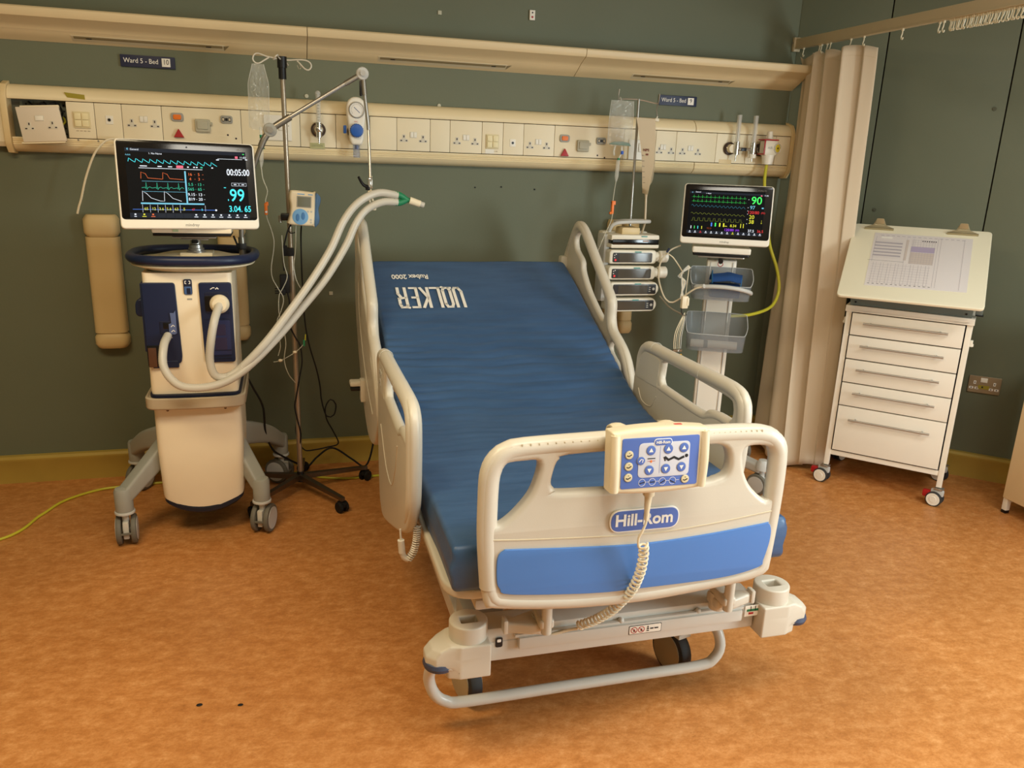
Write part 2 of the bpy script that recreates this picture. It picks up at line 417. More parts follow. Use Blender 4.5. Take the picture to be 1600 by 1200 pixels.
for dx, w in ((.008, .006), (.020, .010), (.034, .012)): mb.quad(dx, .0, w, .004, BTXT, LB2, .0016)
mb.quad(.008, .006, .003, .006, BTXT, LB2, .0016); mb.quad(.008, -.006, .007, .003, BTXT, LB2, .0016)
obj('foot_crossmember', mb, bed)
# corner housings with sockets and roller bumpers
def housing(sx):
    s = -1 if sx < BX else 1
    mb = MB()
    out = [(.052*math.cos(2*PI*i/40), .052*math.sin(2*PI*i/40)) for i in range(40)]
    sq = rp([(-.022, -.016), (.022, -.016), (.022, .016), (-.022, .016)], .004)
    mb.slab(out, .115, BEDW, T3(sx, 1.83, .357), holes=(sq,), bev=.005)
    mb.slab([(.056*math.cos(2*PI*i/40), .056*math.sin(2*PI*i/40)) for i in range(40)], .012, BEDW, T3(sx, 1.83, .330), bev=.004)
    mb.box((sx, 1.83, .325), (.046, .034, .004), BEDM)
    body = [(-s*.052, -.056), (s*.03, -.056), (s*.05, -.05), (s*.095, -.045), (s*.118, -.02), (s*.118, .02), (s*.09, .045), (s*.02, .06), (-s*.052, .058)]
    if s < 0: body = body[::-1]
    # lofted lower body: outer nose slopes down
    def ring(z, k): return [(sx+(x if x*s < .04 else s*(.04+(abs(x)-.04)*k)), 1.83+y, z) for x, y in body]
    zs = [(.268, .38), (.296, .42), (.302, 1.), (.330, 1.), (.350, .78), (.366, .28)]
    n = len(body); vs = []; fs = []
    for z, k in zs: vs += ring(z, k)
    for i in range(len(zs)-1):
        for j in range(n): fs.append((i*n+j, i*n+(j+1) % n, (i+1)*n+(j+1) % n, (i+1)*n+j))
    fs += [tuple(range(n)), tuple((len(zs)-1)*n+j for j in range(n))]
    b = bmesh.new(); bv = [b.verts.new(v) for v in vs]
    for f in fs: b.faces.new([bv[i] for i in f])
    bmesh.ops.recalc_face_normals(b, faces=b.faces[:])
    bmesh.ops.bevel(b, geom=[e for e in b.edges if e.calc_face_angle(0) > .3], offset=.0055, segments=4, affect='EDGES', profile=.6)
    b.verts.index_update(); mb.merge(b, BEDW); b.free()
    h = obj('corner_housing', mb, bed)
    mb = MB(); R = []
    mb.lathe([(.001, -.016), (.030, -.016), (.040, -.010), (.043, 0), (.040, .010), (.030, .016), (.001, .016)], SLATE, T3(sx+s*.078, 1.825, .300) @ Matrix.Diagonal((1.05, 1.1, 1, 1)))
    o = obj('bumper_roller', mb, h); o['label'] = 'slate blue roller bumper'
housing(.424); housing(1.345)
# swing latches holding the footboard
for x0, d in ((.615, -1), (1.15, 1)):
    mb = MB()
    mb.cyl((x0, 1.80, .375), (x0, 1.80, .425), .024, BEDW); mb.cyl((x0, 1.745, .40), (x0, 1.745, .52), .014, BEDW)
    pl_ = [(x0+.022, 1.765), (x0+.022, 1.83), (x0-.02, 1.835), (x0-.10, 1.80), (x0-.105, 1.785), (x0-.03, 1.76)]
    if d > 0: pl_ = [(2*x0-a, b) for a, b in pl_][::-1]
    mb.slab(rp(pl_, .012), .032, BEDW, T3(0, 0, .402), bev=.007)
    mb.box((x0+d*.101, 1.79, .408), (.012, .030, .040), BEDW, .004)
    mb.slab(rp([(x0-.02, 1.735), (x0+.02, 1.735), (x0+.02, 1.82), (x0-.02, 1.82)], .01), .028, BEDW, T3(0, 0, .428), bev=.008)
    obj('latch_arm', mb, bed)
# foot pedal bar
mb = MB()
mb.tube([(.352,1.86,.262),(.338,1.90,.225),(.335,1.92,.175),(.352,1.92,.125),(.385,1.92,.096),(.44,1.92,.086),(.70,1.92,.088),(1.0,1.92,.090),(1.19,1.92,.092),(1.238,1.92,.110),(1.262,1.93,.150),(1.25,1.96,.205),(1.205,2.02,.245),(1.14,2.10,.262)], .0165, BEDM, n=16)
obj('pedal_bar', mb, bed)
# base frame
mb = MB()
for x in (.47, 1.17): mb.box((x, 2.85, .235), (.05, 1.85, .06), BEDM, .006)
for y in (2.0, 2.9, 3.66): mb.box((BX, y, .235), (.70, .07, .05), BEDM, .006)
mb.box((BX, 3.74, .30), (.86, .06, .09), BEDM, .01)
mb.box((.50, 1.98, .30), (.12, .20, .10), GREYP, .02); mb.box((1.17, 1.98, .30), (.12, .20, .10), GREYP, .02)
obj('base_frame', mb, bed)
mb = MB()
for x in (.60, 1.04):
    for a, b in (((x, 2.1, .27), (x, 2.55, .50)), ((x, 3.5, .27), (x, 3.0, .50))):
        mb.tube([a, b], .022, BEDM, smooth=False)
mb.box((BX, 2.75, .42), (.30, .55, .10), GREYP, .02)
mb.cyl((.82, 2.2, .35), (.82, 2.7, .45), .025, DGREY)
obj('lift_mechanism', mb, bed)
mb = MB()
mb.slab(rp([(.345, 1.735), (1.30, 1.735), (1.30, 2.68), (.345, 2.68)], .09, 10), .030, BEDW, T3(0, 0, .541), bev=.008)
mb.box((BX, 2.15, .50), (.80, .8, .03), BEDM, .01)
mb.box((BX, 3.15, .50), (.72, .75, .04), BEDM, .01)
obj('sleeping_deck', mb, bed)
BA = math.atan2(.445, 1.0)
BM = T3(BX, 2.69, .535) @ RX(BA)      # backrest frame: local y up along the slope
mb = MB(); mb.slab(rp([(-.46, .0), (.46, .0), (.46, 1.08), (-.46, 1.08)], .05), .03, BEDW, BM, bev=.008)
mb.box((0, .5, -.04), (.5, .7, .04), BEDM, .01, M=BM); obj('backrest_deck', mb, bed)
# casters
def wheel(name, c, r, w, parent, ax='X', face=None, tyre=DGREY):
    mb = MB(); M = T3(*c) @ (RY(PI/2) if ax == 'X' else RX(PI/2))
    mb.lathe([(.001, -w/2), (r*.80, -w/2), (r*.83, -w/2-.001), (r*.96, -w/2), (r, -w*.28), (r, w*.28), (r*.96, w/2), (r*.83, w/2+.001), (r*.80, w/2), (.001, w/2)], tyre, M)
    for s in (-1, 1): mb.lathe([(.001, 0), (r*.80, 0), (r*.80, .0015), (r*.2, .004), (.001, .004)], face or WHITE, M @ (T3(0, 0, w/2+.0008) if s > 0 else T3(0, 0, -w/2-.0008) @ RX(PI)))
    return obj(name, mb, parent)
TAUPE = mat('taupe_wheel_cover', (176, 160, 128), .5)
for x, y, a in ((.470, 2.04, .25), (1.155, 2.04, .25), (.47, 3.58, 0), (1.17, 3.58, .4)):
    c = obj('caster', MB().cyl((x, y, .16), (x, y, .235), .022, BEDM).box((0, -.01, .155), (.05, .09, .016), BEDM, .004, M=T3(x, y, 0) @ RZ(a)), bed)
    mb = MB(); M = T3(x, y, 0) @ RZ(a) @ T3(0, 0, .078) @ RY(PI/2)
    mb.lathe([(.001, -.022), (.062, -.022), (.066, -.021), (.074, -.018), (.078, -.012), (.078, .012), (.074, .018), (.066, .021), (.062, .022), (.001, .022)], DGREY, M)
    for s in (-1, 1): mb.lathe([(.001, -.002), (.061, -.002), (.061, .002), (.02, .005), (.001, .005)], TAUPE, M @ (T3(0, 0, .0225) if s > 0 else T3(0, 0, -.0225) @ RX(PI)))
    obj('wheel', mb, c)
# side rails (outlines in y, z)
HR = [(3.606,1.325),(3.655,1.312),(3.72,1.24),(3.795,1.13),(3.84,1.0),(3.80,.85),(3.66,.66),(3.50,.53),(3.27,.44),(3.05,.47),(2.93,.56),(2.865,.64),(2.87,.70),(2.921,.795),(2.984,.854),(3.058,.887),(3.112,.915),(3.138,.958),(3.142,1.014),(3.175,1.056),(3.268,1.122),(3.40,1.213),(3.515,1.296),(3.56,1.318)]
HH1 = [(3.610,1.268),(3.640,1.240),(3.622,1.195),(3.538,1.150),(3.512,1.098),(3.408,1.016),(3.238,.930),(3.215,.950),(3.216,1.000),(3.235,1.037),(3.275,1.072),(3.409,1.162),(3.530,1.246),(3.571,1.270)]
HH2 = [(3.118,.852),(3.085,.850),(3.050,.826),(3.012,.795),(2.985,.755),(3.000,.748),(3.060,.780),(3.130,.815)]
FRO = [(2.760,.930),(2.815,.895),(2.850,.80),(2.858,.70),(2.855,.5),(2.83,.36),(2.79,.322),(2.70,.312),(2.40,.415),(2.17,.51),(2.09,.57),(2.05,.65),(2.036,.76),(2.036,.87),(2.056,.920),(2.10,.944),(2.20,.948),(2.40,.945),(2.60,.940),(2.70,.938)]
FRH = [(2.600,.895),(2.618,.872),(2.626,.835),(2.608,.806),(2.560,.797),(2.445,.797),(2.300,.797),(2.262,.818),(2.215,.826),(2.128,.826),(2.110,.845),(2.112,.876),(2.140,.893),(2.300,.896),(2.460,.898)]
FRI = [(2.795,.885),(2.825,.800),(2.818,.782),(2.652,.786),(2.640,.800),(2.632,.880),(2.645,.896),(2.78,.898)]
def rail(x, kind):
    s = -1 if x < BX else 1
    M = YZ(x); mb = MB()
    if kind == 'head':
        mb.slab(sm(HR), .030, BEDW, M, holes=(sm(HH1, .01), sm(HH2, .008)), bev=.012, seg=4)
        tp = [(x, a, b) for a, b in [(3.755,1.13),(3.70,1.215),(3.645,1.283),(3.603,1.300),(3.560,1.292),(3.515,1.268),(3.40,1.188),(3.268,1.097),(3.18,1.036),(3.160,1.006),(3.158,.950),(3.128,.898),(3.058,.866),(2.998,.835),(2.945,.785),(2.895,.70),(2.888,.645)]]
        mb.tube(tp, .0225, BEDW, n=16, rf=lambda t: .75+.25*min(1, t*12, (1-t)*12))
        # moulded relief on the lower panel
        mb.tube([(x+s*.0145, a, b) for a, b in [(3.55,1.09),(3.62,1.03),(3.60,.90),(3.45,.76),(3.25,.66),(3.05,.60)]], .003, BEDW, n=6)
        mb.tube([(x-s*.0145, a, b) for a, b in [(3.10,.80),(3.12,.72),(3.05,.64),(3.0,.60)]], .003, BEDW, n=6)
        o = obj('side_rail', mb, bed); o['label'] = 'head-end side rail'
        mb = MB(); mb.box((x-s*.03, 3.75, 1.115), (.035, .05, .06), BEDW, .012); obj('rail_stop', mb, o)
        mb = MB(); mb.box((x-s*.022, 3.02, .735), (.010, .22, .010), LGREY, .002, M=None); mb.tube([(x-s*.026, 3.40, .90), (x-s*.026, 2.93, .66)], .008, LGREY, smooth=False)
        obj('hinge_strip', mb, o)
    else:
        mb.slab(sm(FRO), .030, BEDW, M, holes=(sm(FRH, .01),), bev=.012, seg=4)
        tp = [(x, a, b) for a, b in [(2.83,.80),(2.815,.865),(2.785,.903),(2.735,.917),(2.60,.919),(2.40,.922),(2.20,.926),(2.12,.923),(2.080,.908),(2.062,.870),(2.062,.76),(2.072,.66),(2.10,.60),(2.14,.565)]]
        mb.tube(tp, .0235, BEDW, n=16, rf=lambda t: .75+.25*min(1, t*12, (1-t)*12))
        mb.tube([(x, a, b) for a, b in [(2.63,.79),(2.45,.785),(2.30,.785),(2.25,.80),(2.20,.812),(2.10,.812)]], .017, BEDW, n=12)
        for q in (2.33, 2.70): mb.tube([(x+.0242*math.cos(2*PI*i/20), q, .921+.0242*math.sin(2*PI*i/20)) for i in range(20)], .0009, BEDM, n=4, smooth=False, closed=True)
        mb.tube([(x-s*.0148, a, b) for a, b in [(2.80,.74),(2.76,.70),(2.68,.70),(2.64,.75)]], .0025, BEDW, n=6)
        mb.tube([(x+s*.0148, a, b) for a, b in [(2.75,.66),(2.60,.56),(2.45,.55),(2.35,.64),(2.30,.74)]], .0025, BEDW, n=6)
        o = obj('side_rail', mb, bed); o['label'] = 'foot-end side rail'
        for sd in (-1, 1):
            mb = MB(); MM = YZ(x+sd*.0155)
            mb.slab(sm(FRI, .01), .003, mat('grey_inset', (206, 200, 184), .45), MM, bev=.001)
            if sd*s > 0:
                for k, (a, b) in enumerate(((2.735, .855), (2.735, .82), (2.70, .855))): mb.slab(rect(.024, .026, .005, a, b), .003, LGREY, YZ(x+sd*.0175), bev=.001); mb.quad(a, b, .012, .004, BTXT, YZ(x+sd*.0194), 0)
            obj('control_inset', mb, o)
        mb = MB(); mb.box((x-s*.022, 2.45, .655), (.012, .26, .014), LGREY, .003); mb.box((x-s*.022, 2.58, .665), (.016, .022, .022), BEDW, .004); obj('hinge_strip', mb, o)
    return o
for x in (.312, 1.334): rail(x, 'head'); rail(x, 'foot')
for x, s in ((.312, 1), (1.334, -1)):                   # arms carrying the rails
    for y in (2.30, 2.60, 3.02, 3.30):
        mb = MB(); mb.tube([(x+s*.02, y, .48), (x+s*.05, y, .46), (x+s*.11, y, .50)], .013, BEDM); obj('rail_arm', mb, bed)
mb = MB(); mb.box((.262, 3.42, .628), (.055, .06, .022), BEDW, .009); mb.box((.262, 3.42, .606), (.050, .055, .018), BLACK, .006); mb.box((.288, 3.40, .60), (.02, .05, .10), BEDW, .006)
obj('rail_release_handle', mb, bed)
# curly lead and plug under the left foot-end rail
mb = MB(); path = spline([(.328,2.10,.565),(.326,2.10,.52),(.318,2.10,.485),(.303,2.10,.462)], .001)
F = frames(path); pts = []
for i, (p, t, a, b) in enumerate(F): q = 2*PI*i/7.; pts.append(p+a*math.cos(q)*.010+b*math.sin(q)*.010)
mb.tube(pts, .0026, BEDW, n=6, smooth=False)
mb.tube([(.303,2.10,.462),(.290,2.10,.468),(.284,2.10,.49)], .009, BEDW); mb.cyl((.284, 2.10, .485), (.281, 2.10, .525), .010, BEDW); mb.tube([(.281,2.10,.52),(.279,2.10,.56)], .003, BEDW)
o = obj('coiled_lead', mb, bed)

# ------------------------------------------------------------ mattress
def mattress():
    Wd, Th = .937, .125; x0 = .354
    # centre line of the top surface (y, z)
    ctrl = [(1.722, .683), (1.80, .683), (2.10, .682), (2.40, .684), (2.58, .690), (2.70, .708), (2.82, .750), (2.95, .805), (3.20, .915), (3.45, 1.023), (3.62, 1.098), (3.69, 1.129)]
    line = [(p.x, p.y) for p in spline([(a, b, 0) for a, b in ctrl], .008)]
    n = len(line); K = 56; vs = []; fs = []
    # cross-section: rounded rectangle going round, local (x across, d depth below top)
    cs = []
    r = .016
    sec = [(r, 0), (Wd-r, 0), (Wd, r), (Wd, Th-r), (Wd-r, Th), (r, Th), (0, Th-r), (0, r)]
    top = [(r+(Wd-2*r)*i/33, 0) for i in range(34)]
    def arc(cx, cy, a0, a1, k=4): return [(cx+r*math.cos(a0+(a1-a0)*i/k), cy+r*math.sin(a0+(a1-a0)*i/k)) for i in range(1, k)]
    cs = top+arc(Wd-r, r, -PI/2, 0)+[(Wd, r+(Th-2*r)*i/5) for i in range(6)]+arc(Wd-r, Th-r, 0, PI/2)+[(Wd-r-(Wd-2*r)*i/6, Th) for i in range(7)]+arc(r, Th-r, PI/2, PI)+[(0, Th-r-(Th-2*r)*i/5) for i in range(6)]+arc(r, r, PI, 1.5*PI)
    K = len(cs); s = 0; L = []
    for i in range(n):
        if i: s += math.hypot(line[i][0]-line[i-1][0], line[i][1]-line[i-1][1])
        L.append(s)
    tot = L[-1]
    for i in range(n):
        a = line[max(0, i-1)]; b = line[min(n-1, i+1)]
        ty, tz = b[0]-a[0], b[1]-a[1]; l = math.hypot(ty, tz); ty /= l; tz /= l; ny, nz = -tz, ty
        s = L[i]; ends = min(s, tot-s); shrink = 0 if ends > .014 else .014-math.sqrt(max(0, .014**2-(.014-ends)**2))
        for cx, d in cs:
            xx = cx
            dy = 0
            if d < .03:
                edge = min(cx, Wd-cx)/Wd
                w1 = math.exp(-((s-1.22)/.30)**2)*.95 + .12*math.exp(-((s-.75)/.25)**2)
                # transverse creases where the backrest bends
                ph = s*62+2.2*noise.noise(V((cx*2.2, s*1.5, 1)))+1.2*noise.noise(V((cx*6, s*4, 5)))
                wv = abs(math.sin(ph))**.7-.6
                ph2 = s*150+3*noise.noise(V((cx*3, s*3, 9)))+cx*6
                leftw = math.exp(-(cx/.18)**2)
                dy = w1*(.0066*wv)+w1*leftw*.0030*math.sin(ph2)
                dy += .0025*noise.noise(V((cx*5, s*4, 3)))
            sidew = 0
            if cx < .02 or cx > Wd-.02:
                sidew = .004*noise.noise(V((d*22, s*5, cx*3)))+.003*math.sin(d*70+s*3)*(1 if d > .02 else 0)
                xx = cx+(sidew if cx < .1 else -sidew)
            dep = d-dy
            if shrink > 0:
                xx = xx+shrink*.5*(1-2*cx/Wd); dep = dep+shrink*(1-2*d/Th)
            if s < .10 and d > .03: # loose cover folds at the foot corners
                k = (1-s/.10)*(.5+.5*math.sin(d*60)); xx += (.010 if cx > Wd*.9 else 0)*k
            # head corners rounded in plan
            e = tot-s
            if e < .05:
                q = .05-math.sqrt(max(0, .05**2-(.05-e)**2))
                xx = min(max(xx, q), Wd-q)
            vs.append((x0+xx, line[i][0]-ny*dep, line[i][1]-nz*dep))
    for i in range(n-1):
        for j in range(K): fs.append((i*K+j, i*K+(j+1) % K, (i+1)*K+(j+1) % K, (i+1)*K+j))
    fs += [tuple(range(K)), tuple((n-1)*K+j for j in range(K))]
    return MB().add(vs, fs, VINYL)
mt = thing('mattress', 'dark blue vinyl mattress with upside-down white lettering, lying on the hospital bed', 'mattress', (BX, 2.7, .555))
mc = obj('mattress_cover', mattress(), mt, ang=1.0)
mb = MB()
TA = math.atan2(.44, 1.0)
def bk(x, u, off=.003):   # point on the raised half, u metres up from the bend; text reads from the head end
    y = 2.70+u*.9136; z = .805+(y-2.95)*.438
    return T3(x, y, z) @ RX(math.atan(.438)) @ T3(0, 0, off) @ RZ(PI)
# each stroke letter of the maker's name is drawn as ribbons on a 1 x 1.7 cell
def strokes(mb, M, w, h, t, ls):
    for l in ls:
        P = [V((a*w, b*h)) for a, b in l]
        for a, b in zip(P[:-1], P[1:]):
            d = (b-a); L_ = d.length; c = (a+b)/2
            mb.box((0, 0, 0), (L_+t*.9, t, .0012), WTXT, M=M @ T3(c.x, c.y, 0) @ RZ(math.atan2(d.y, d.x)))
LET = {'V': [[(0, 1), (.0, .2), (.25, 0), (.6, 0), (.75, .1), (.75, 1)]], 'O': [[(.1, 0), (0, .15), (0, .85), (.15, 1), (.6, 1), (.75, .85), (.75, .15), (.6, 0), (-.1, 0)], [(.6, .0), (.78, -.04)]],
       'L': [[(0, 1), (0, 0), (.80, 0)]], 'K': [[(0, 0), (0, 1)], [(.7, 1), (.08, .5), (.72, 0)]], 'E': [[(.62, 1), (0, 1), (0, 0), (.62, 0)], [(0, .5), (.5, .5)]],
       'R': [[(0, 0), (0, .9), (.12, 1), (.6, 1), (.72, .85), (.72, .55), (.0, .5)], [(.5, .5), (.74, .3), (.74, 0)], [(-.12, 1.02), (.1, 1)]]}
x = .727
for ch in 'VOLKER':
    strokes(mb, bk(x, .840, .0045), .042, .148, .0130, LET[ch]); x -= .0495
mb.text('Rubex 2000', .050, WTXT, bk(.518, .935, .0045), bold=.0012, sx=.68)
obj('printed_lettering', mb, mc)

# ------------------------------------------------------------ hand control hung on the footboard
hs = thing('bed_control_pendant', 'cream bed control pendant with blue keypad, hooked over the footboard top', 'bed control', (.815, 1.62, .85))
HM = T3(.818, 1.612, .926) @ RX(PI/2-.06)
mb = MB()
body = []
for i in range(21):
    t = -1+2*i/20; body.append((t*.123, .078+.008*(1-t*t)))
for i in range(21):
    t = 1-2*i/20; body.append((t*.121, -.070-.007*(1-t*t)))
mb.slab(rp(body, .004), .052, mat('pendant_cream', (224, 210, 178), .4), HM, bev=.012, seg=4)
mb.tube([HM @ V(p) for p in ((-.112, -.066, .022), (-.114, 0, .026), (-.114, .070, .022))], .011, mat('pendant_cream', (0, 0, 0)), n=12)
mb.tube([HM @ V(p) for p in ((.112, -.066, .022), (.114, 0, .026), (.114, .070, .022))], .011, mat('pendant_cream', (0, 0, 0)), n=12)
pc = _M['pendant_cream']
obj('case', mb, hs)
mb = MB(); FM = HM @ T3(0, .002, .0265)
mb.slab(rect(.196, .122, .006), .002, LOGOB, FM, bev=.0005)
mb.slab(rect(.130, .084, .012, .009, .006), .0012, mat('keypad_grey', (206, 206, 212), .4), FM @ T3(0, 0, .0012), bev=.0003)
mb.slab(rect(.046, .018, .009, .004, .048), .0012, WTXT, FM @ T3(0, 0, .0016), bev=.0003); mb.slab(rect(.043, .015, .0075, .004, .048), .0012, LOGOB, FM @ T3(0, 0, .0021), bev=.0003)
mb.text('Hill-Rom', .0098, WTXT, FM @ T3(.004, .048, .0030), bold=.0002)
mb.quad(-.002, .006, .0008, .066, LOGOB, FM, .0022)
mb.ribbon([(.010, .012), (.020, .004), (.034, .010), (.046, .004), (.060, .010)], .0060, BTXT, FM, .0023); mb.ribbon([(.012, .002), (.008, .012)], .003, BTXT, FM, .0024)
mb.slab(circ(.0042, .066, .012), .0006, BTXT, FM @ T3(0, 0, .0022), bev=.0001)
mb.quad(-.024, .010, .020, .0022, BTXT, FM, .0023); mb.quad(-.024, .004, .020, .0010, RED, FM, .0023); mb.quad(-.024, .003, .004, .006, ORANGE, FM, .0024)
for i in range(4):
    cx = -.044+i*.026
    mb.slab(circ(.0088, cx, -.048), .0006, WTXT, FM @ T3(0, 0, .0012), holes=(circ(.0080, cx, -.048),), bev=.0001)
    mb.ribbon([(cx-.007, -.050+(.0, .002, -.003, .003)[i]), (cx+.007, -.050+(.003, .002, .004, -.004)[i])], .0022, BTXT, FM, .0016)
    mb.quad(cx+.013, -.047, .009, .0008, WTXT, FM, .0014)
mb.text('F', .006, BTXT, HM @ T3(.01, .077, .02) @ RX(-PI/2), ext=.0003)
kp = obj('keypad', mb, hs); kp['label'] = 'blue keypad with arrow buttons'
for cx, cy, up, c in [(-.026, .030, 1, 0), (-.028, -.018, 0, 0), (.018, .031, 1, 0), (.014, -.017, 0, 0), (.058, .032, 1, 0), (.054, -.015, 0, 0), (-.050, .006, 2, 0), (-.080, .022, 3, 1), (-.080, -.006, 3, 1), (-.080, -.033, 3, 1), (.066, -.046, 3, 1)]:
    mb = MB(); BMx = FM @ T3(cx, cy, .0018)
    rr = .0115 if not c and up != 2 else .0098
    mb.slab(circ(rr+.0008), .0012, GREYP, BMx, bev=.0003); mb.slab(circ(rr), .002, LOGOB if not c else mat('key_beige', (214, 200, 160), .4), BMx @ T3(0, 0, .0005), bev=.0008)
    if up == 1: mb.add([(-.0055, -.004, .0018), (.0055, -.004, .0018), (0, .006, .0018)], [(0, 1, 2)], WTXT, BMx)
    if up == 0: mb.add([(-.0055, .004, .0018), (.0055, .004, .0018), (0, -.006, .0018)], [(0, 2, 1)], WTXT, BMx)
    if up == 2: mb.ribbon([(-.005, -.002), (0, .004), (.005, .003), (.003, -.004)], .002, WTXT, BMx, .0018)
    if up == 3: mb.ribbon([(-.006, -.001), (-.001, -.003), (.006, .001)], .0025, BTXT, BMx, .0018); mb.quad(0, .005, .002, .002, BTXT, BMx, .0018)
    obj('button', mb, kp)
for x in (.745, .875):
    mb = MB(); mb.tube([(x, 1.632, .978), (x, 1.645, .987), (x, 1.675, .992), (x, 1.700, .984), (x, 1.710, .960), (x, 1.710, .935)], .006, pc, n=10, flat=3.2)
    obj('hook', mb, hs)
mb = MB(); red2 = mat('red_print', (200, 90, 80), .5)
tm = T3(.85, 1.612, 1.0113)
mb.slab(rect(.020, .010, .003), .0008, red2, tm @ T3(.018, 0, 0), bev=.0001); mb.add([(-.002, -.005, .0004), (-.012, -.005, .0004), (-.012, .005, .0004)], [(0, 1, 2)], BTXT, tm)
obj('warning_mark', mb, hs)
# cord: straight tail, long coil, tail tied under the crossmember
mb = MB()
mb.cyl((.806, 1.606, .858), (.806, 1.606, .838), .014, pc); mb.cyl((.792, 1.606, .856), (.792, 1.606, .846), .006, BLACK)
mb.cyl((.806, 1.606, .84), (.803, 1.602, .775), .010, pc, r2=.005)
mb.tube([(.803, 1.602, .79), (.803, 1.60, .77), (.793, 1.598, .745), (.787, 1.60, .73), (.789, 1.60, .705), (.800, 1.60, .70)], .0032, pc, n=8, step=.006)
cpts = spline([(.800,1.60,.712),(.806,1.605,.69),(.808,1.612,.65),(.806,1.622,.61),(.800,1.640,.565),(.788,1.67,.515),(.772,1.70,.470),(.752,1.74,.425),(.735,1.775,.392),(.722,1.79,.378)], .0007)
F = frames(cpts); k = len(F); turns = 28; pts = []
for i, (p, t, a, b) in enumerate(F):
    if i % 1: continue
    q = 2*PI*turns*i/k; pts.append(p+a*math.cos(q)*.0105+b*math.sin(q)*.0105)
mb.tube(pts[::1], .0034, pc, n=6, smooth=False)
mb.tube([(.722,1.79,.370),(.70,1.80,.362),(.66,1.805,.352),(.62,1.81,.345)], .004, pc, n=8)
obj('coiled_cord', mb, hs)
# ------------------------------------------------------------ overbed light shelf, three sections
SHP = [(WY-.002, 2.128), (3.93, 2.124), (3.924, 2.118), (3.924, 2.098), (3.932, 2.086), (3.955, 2.078), (3.99, 2.064), (4.018, 2.050), (4.020, 2.047), (4.024, 2.047), (4.026, 2.044), (4.030, 2.044), (4.032, 2.041), (4.07, 2.022), (WY-.002, 2.008)]
SHELFC = mat('shelf_cream_paint', (226, 204, 160), .42, var=.03, vscale=3)
def shelf(x0, x1, rx, label):
    t = thing('overbed_light_shelf', label, 'light shelf', ((x0+x1)/2, WY-.01, 2.0), group=None)
    mb = MB(); mb.xprism(SHP, x0+.0015, x1-.0015, SHELFC); obj('shelf_body', mb, t)
    sl = math.atan2(2.041-2.010, WY-4.032); M = T3((rx[0]+rx[1])/2, 4.066, 2.0255) @ RX(-sl); w = rx[1]-rx[0]
    mb = MB(); mb.box((0, 0, 0), (w, .052, .004), mat('lamp_lip', (222, 208, 176), .4), .001, M=M)
    mb.box((0, -.013, -.0025), (w-.02, .018, .002), mat('lamp_recess', (150, 134, 98), .6), .0005, M=M)
    for sx in (-1, 1): mb.box((sx*(w*.39), -.010, -.004), (.022, .006, .003), BLACK, .0005, M=M)
    mb.add([M @ V(p) for p in ((w/2-.004, -.02, -.003), (w/2+.02, -.024, -.001), (w/2-.004, .014, -.003))], [(0, 1, 2)], mat('lamp_recess', (0, 0, 0)))
    o = obj('lamp_recess', mb, t); return t
shelf(-1.75, .117, (-.86, -.24), 'cream overbed light shelf section at the far left, above the Bed 10 sign')
shelf(.117, 1.432, (.44, 1.07), 'middle cream overbed light shelf section, between two joints above the bed')
sh3 = shelf(1.432, 2.700, (1.73, 2.30), 'cream overbed light shelf section ending at the curtain, above the Bed 9 sign')
mb = MB(); mb.slab(sm([(a, b) for a, b in SHP][::-1], .05) if 0 else [(a, b) for a, b in SHP], .004, SHELFC, YZ(2.702), bev=.001); obj('end_cap', mb, sh3)

# ------------------------------------------------------------ service trunking
TRC = mat('trunking_cream', (238, 220, 178), .36, var=.02, vscale=3)
TRP = mat('trunking_plate', (238, 224, 190), .42)
tr = thing('service_trunking', 'long cream wall trunking with sockets and outlets below the light shelf', 'trunking', (.8, WY-.03, 1.55))
X0, X1 = -1.128, 2.690
mb = MB()
def arcp(p, q, bulge, n=6):
    p, q = V((p[0], p[1])), V((q[0], q[1])); d = q-p; nn = V((d.y, -d.x)); return [tuple(p+d*i/n+nn*bulge*math.sin(PI*i/n)) for i in range(n+1)]
TOPP = [(WY-.002, 1.768), (4.028, 1.768)]+[(4.026, 1.775)]+[(4.027, 1.785), (4.034, 1.800), (4.046, 1.814), (4.062, 1.824), (4.082, 1.829), (WY-.002, 1.830)]
for a, b in ((X0, 2.108), (2.110, X1)): mb.xprism(TOPP, a+.001, b-.001, TRC)
obj('top_cover', mb, tr)
BOTP = [(WY-.002, 1.612), (4.036, 1.612), (4.034, 1.608), (4.034, 1.604), (4.037, 1.602), (4.034, 1.598), (4.037, 1.594), (4.035, 1.590), (4.038, 1.586), (4.036, 1.582), (4.040, 1.576), (4.048, 1.566), (4.062, 1.556), (4.08, 1.551), (WY-.002, 1.55)]
mb = MB()
for a, b in ((X0, 2.120), (2.122, X1)): mb.xprism(BOTP, a+.001, b-.001, TRC)
obj('bottom_cover', mb, tr)
mb = MB(); mb.box(((X0+X1)/2, WY-.008, 1.69), (X1-X0, .012, .16), mat('galvanised_tray', (96, 100, 88), .5, metal=.3))
for x in (-1.09, -1.05, -.935): mb.box((x, WY-.016, 1.69), (.010, .004, .14), mat('galvanised_rib', (120, 126, 112), .4, metal=.4))
for i in range(6):
    for x in (-1.072, -.925): mb.cyl((x, WY-.013, 1.63+i*.024), (x, WY-.016, 1.63+i*.024), .004, BLACKM, n=10)
obj('back_tray', mb, tr)
mb = MB()
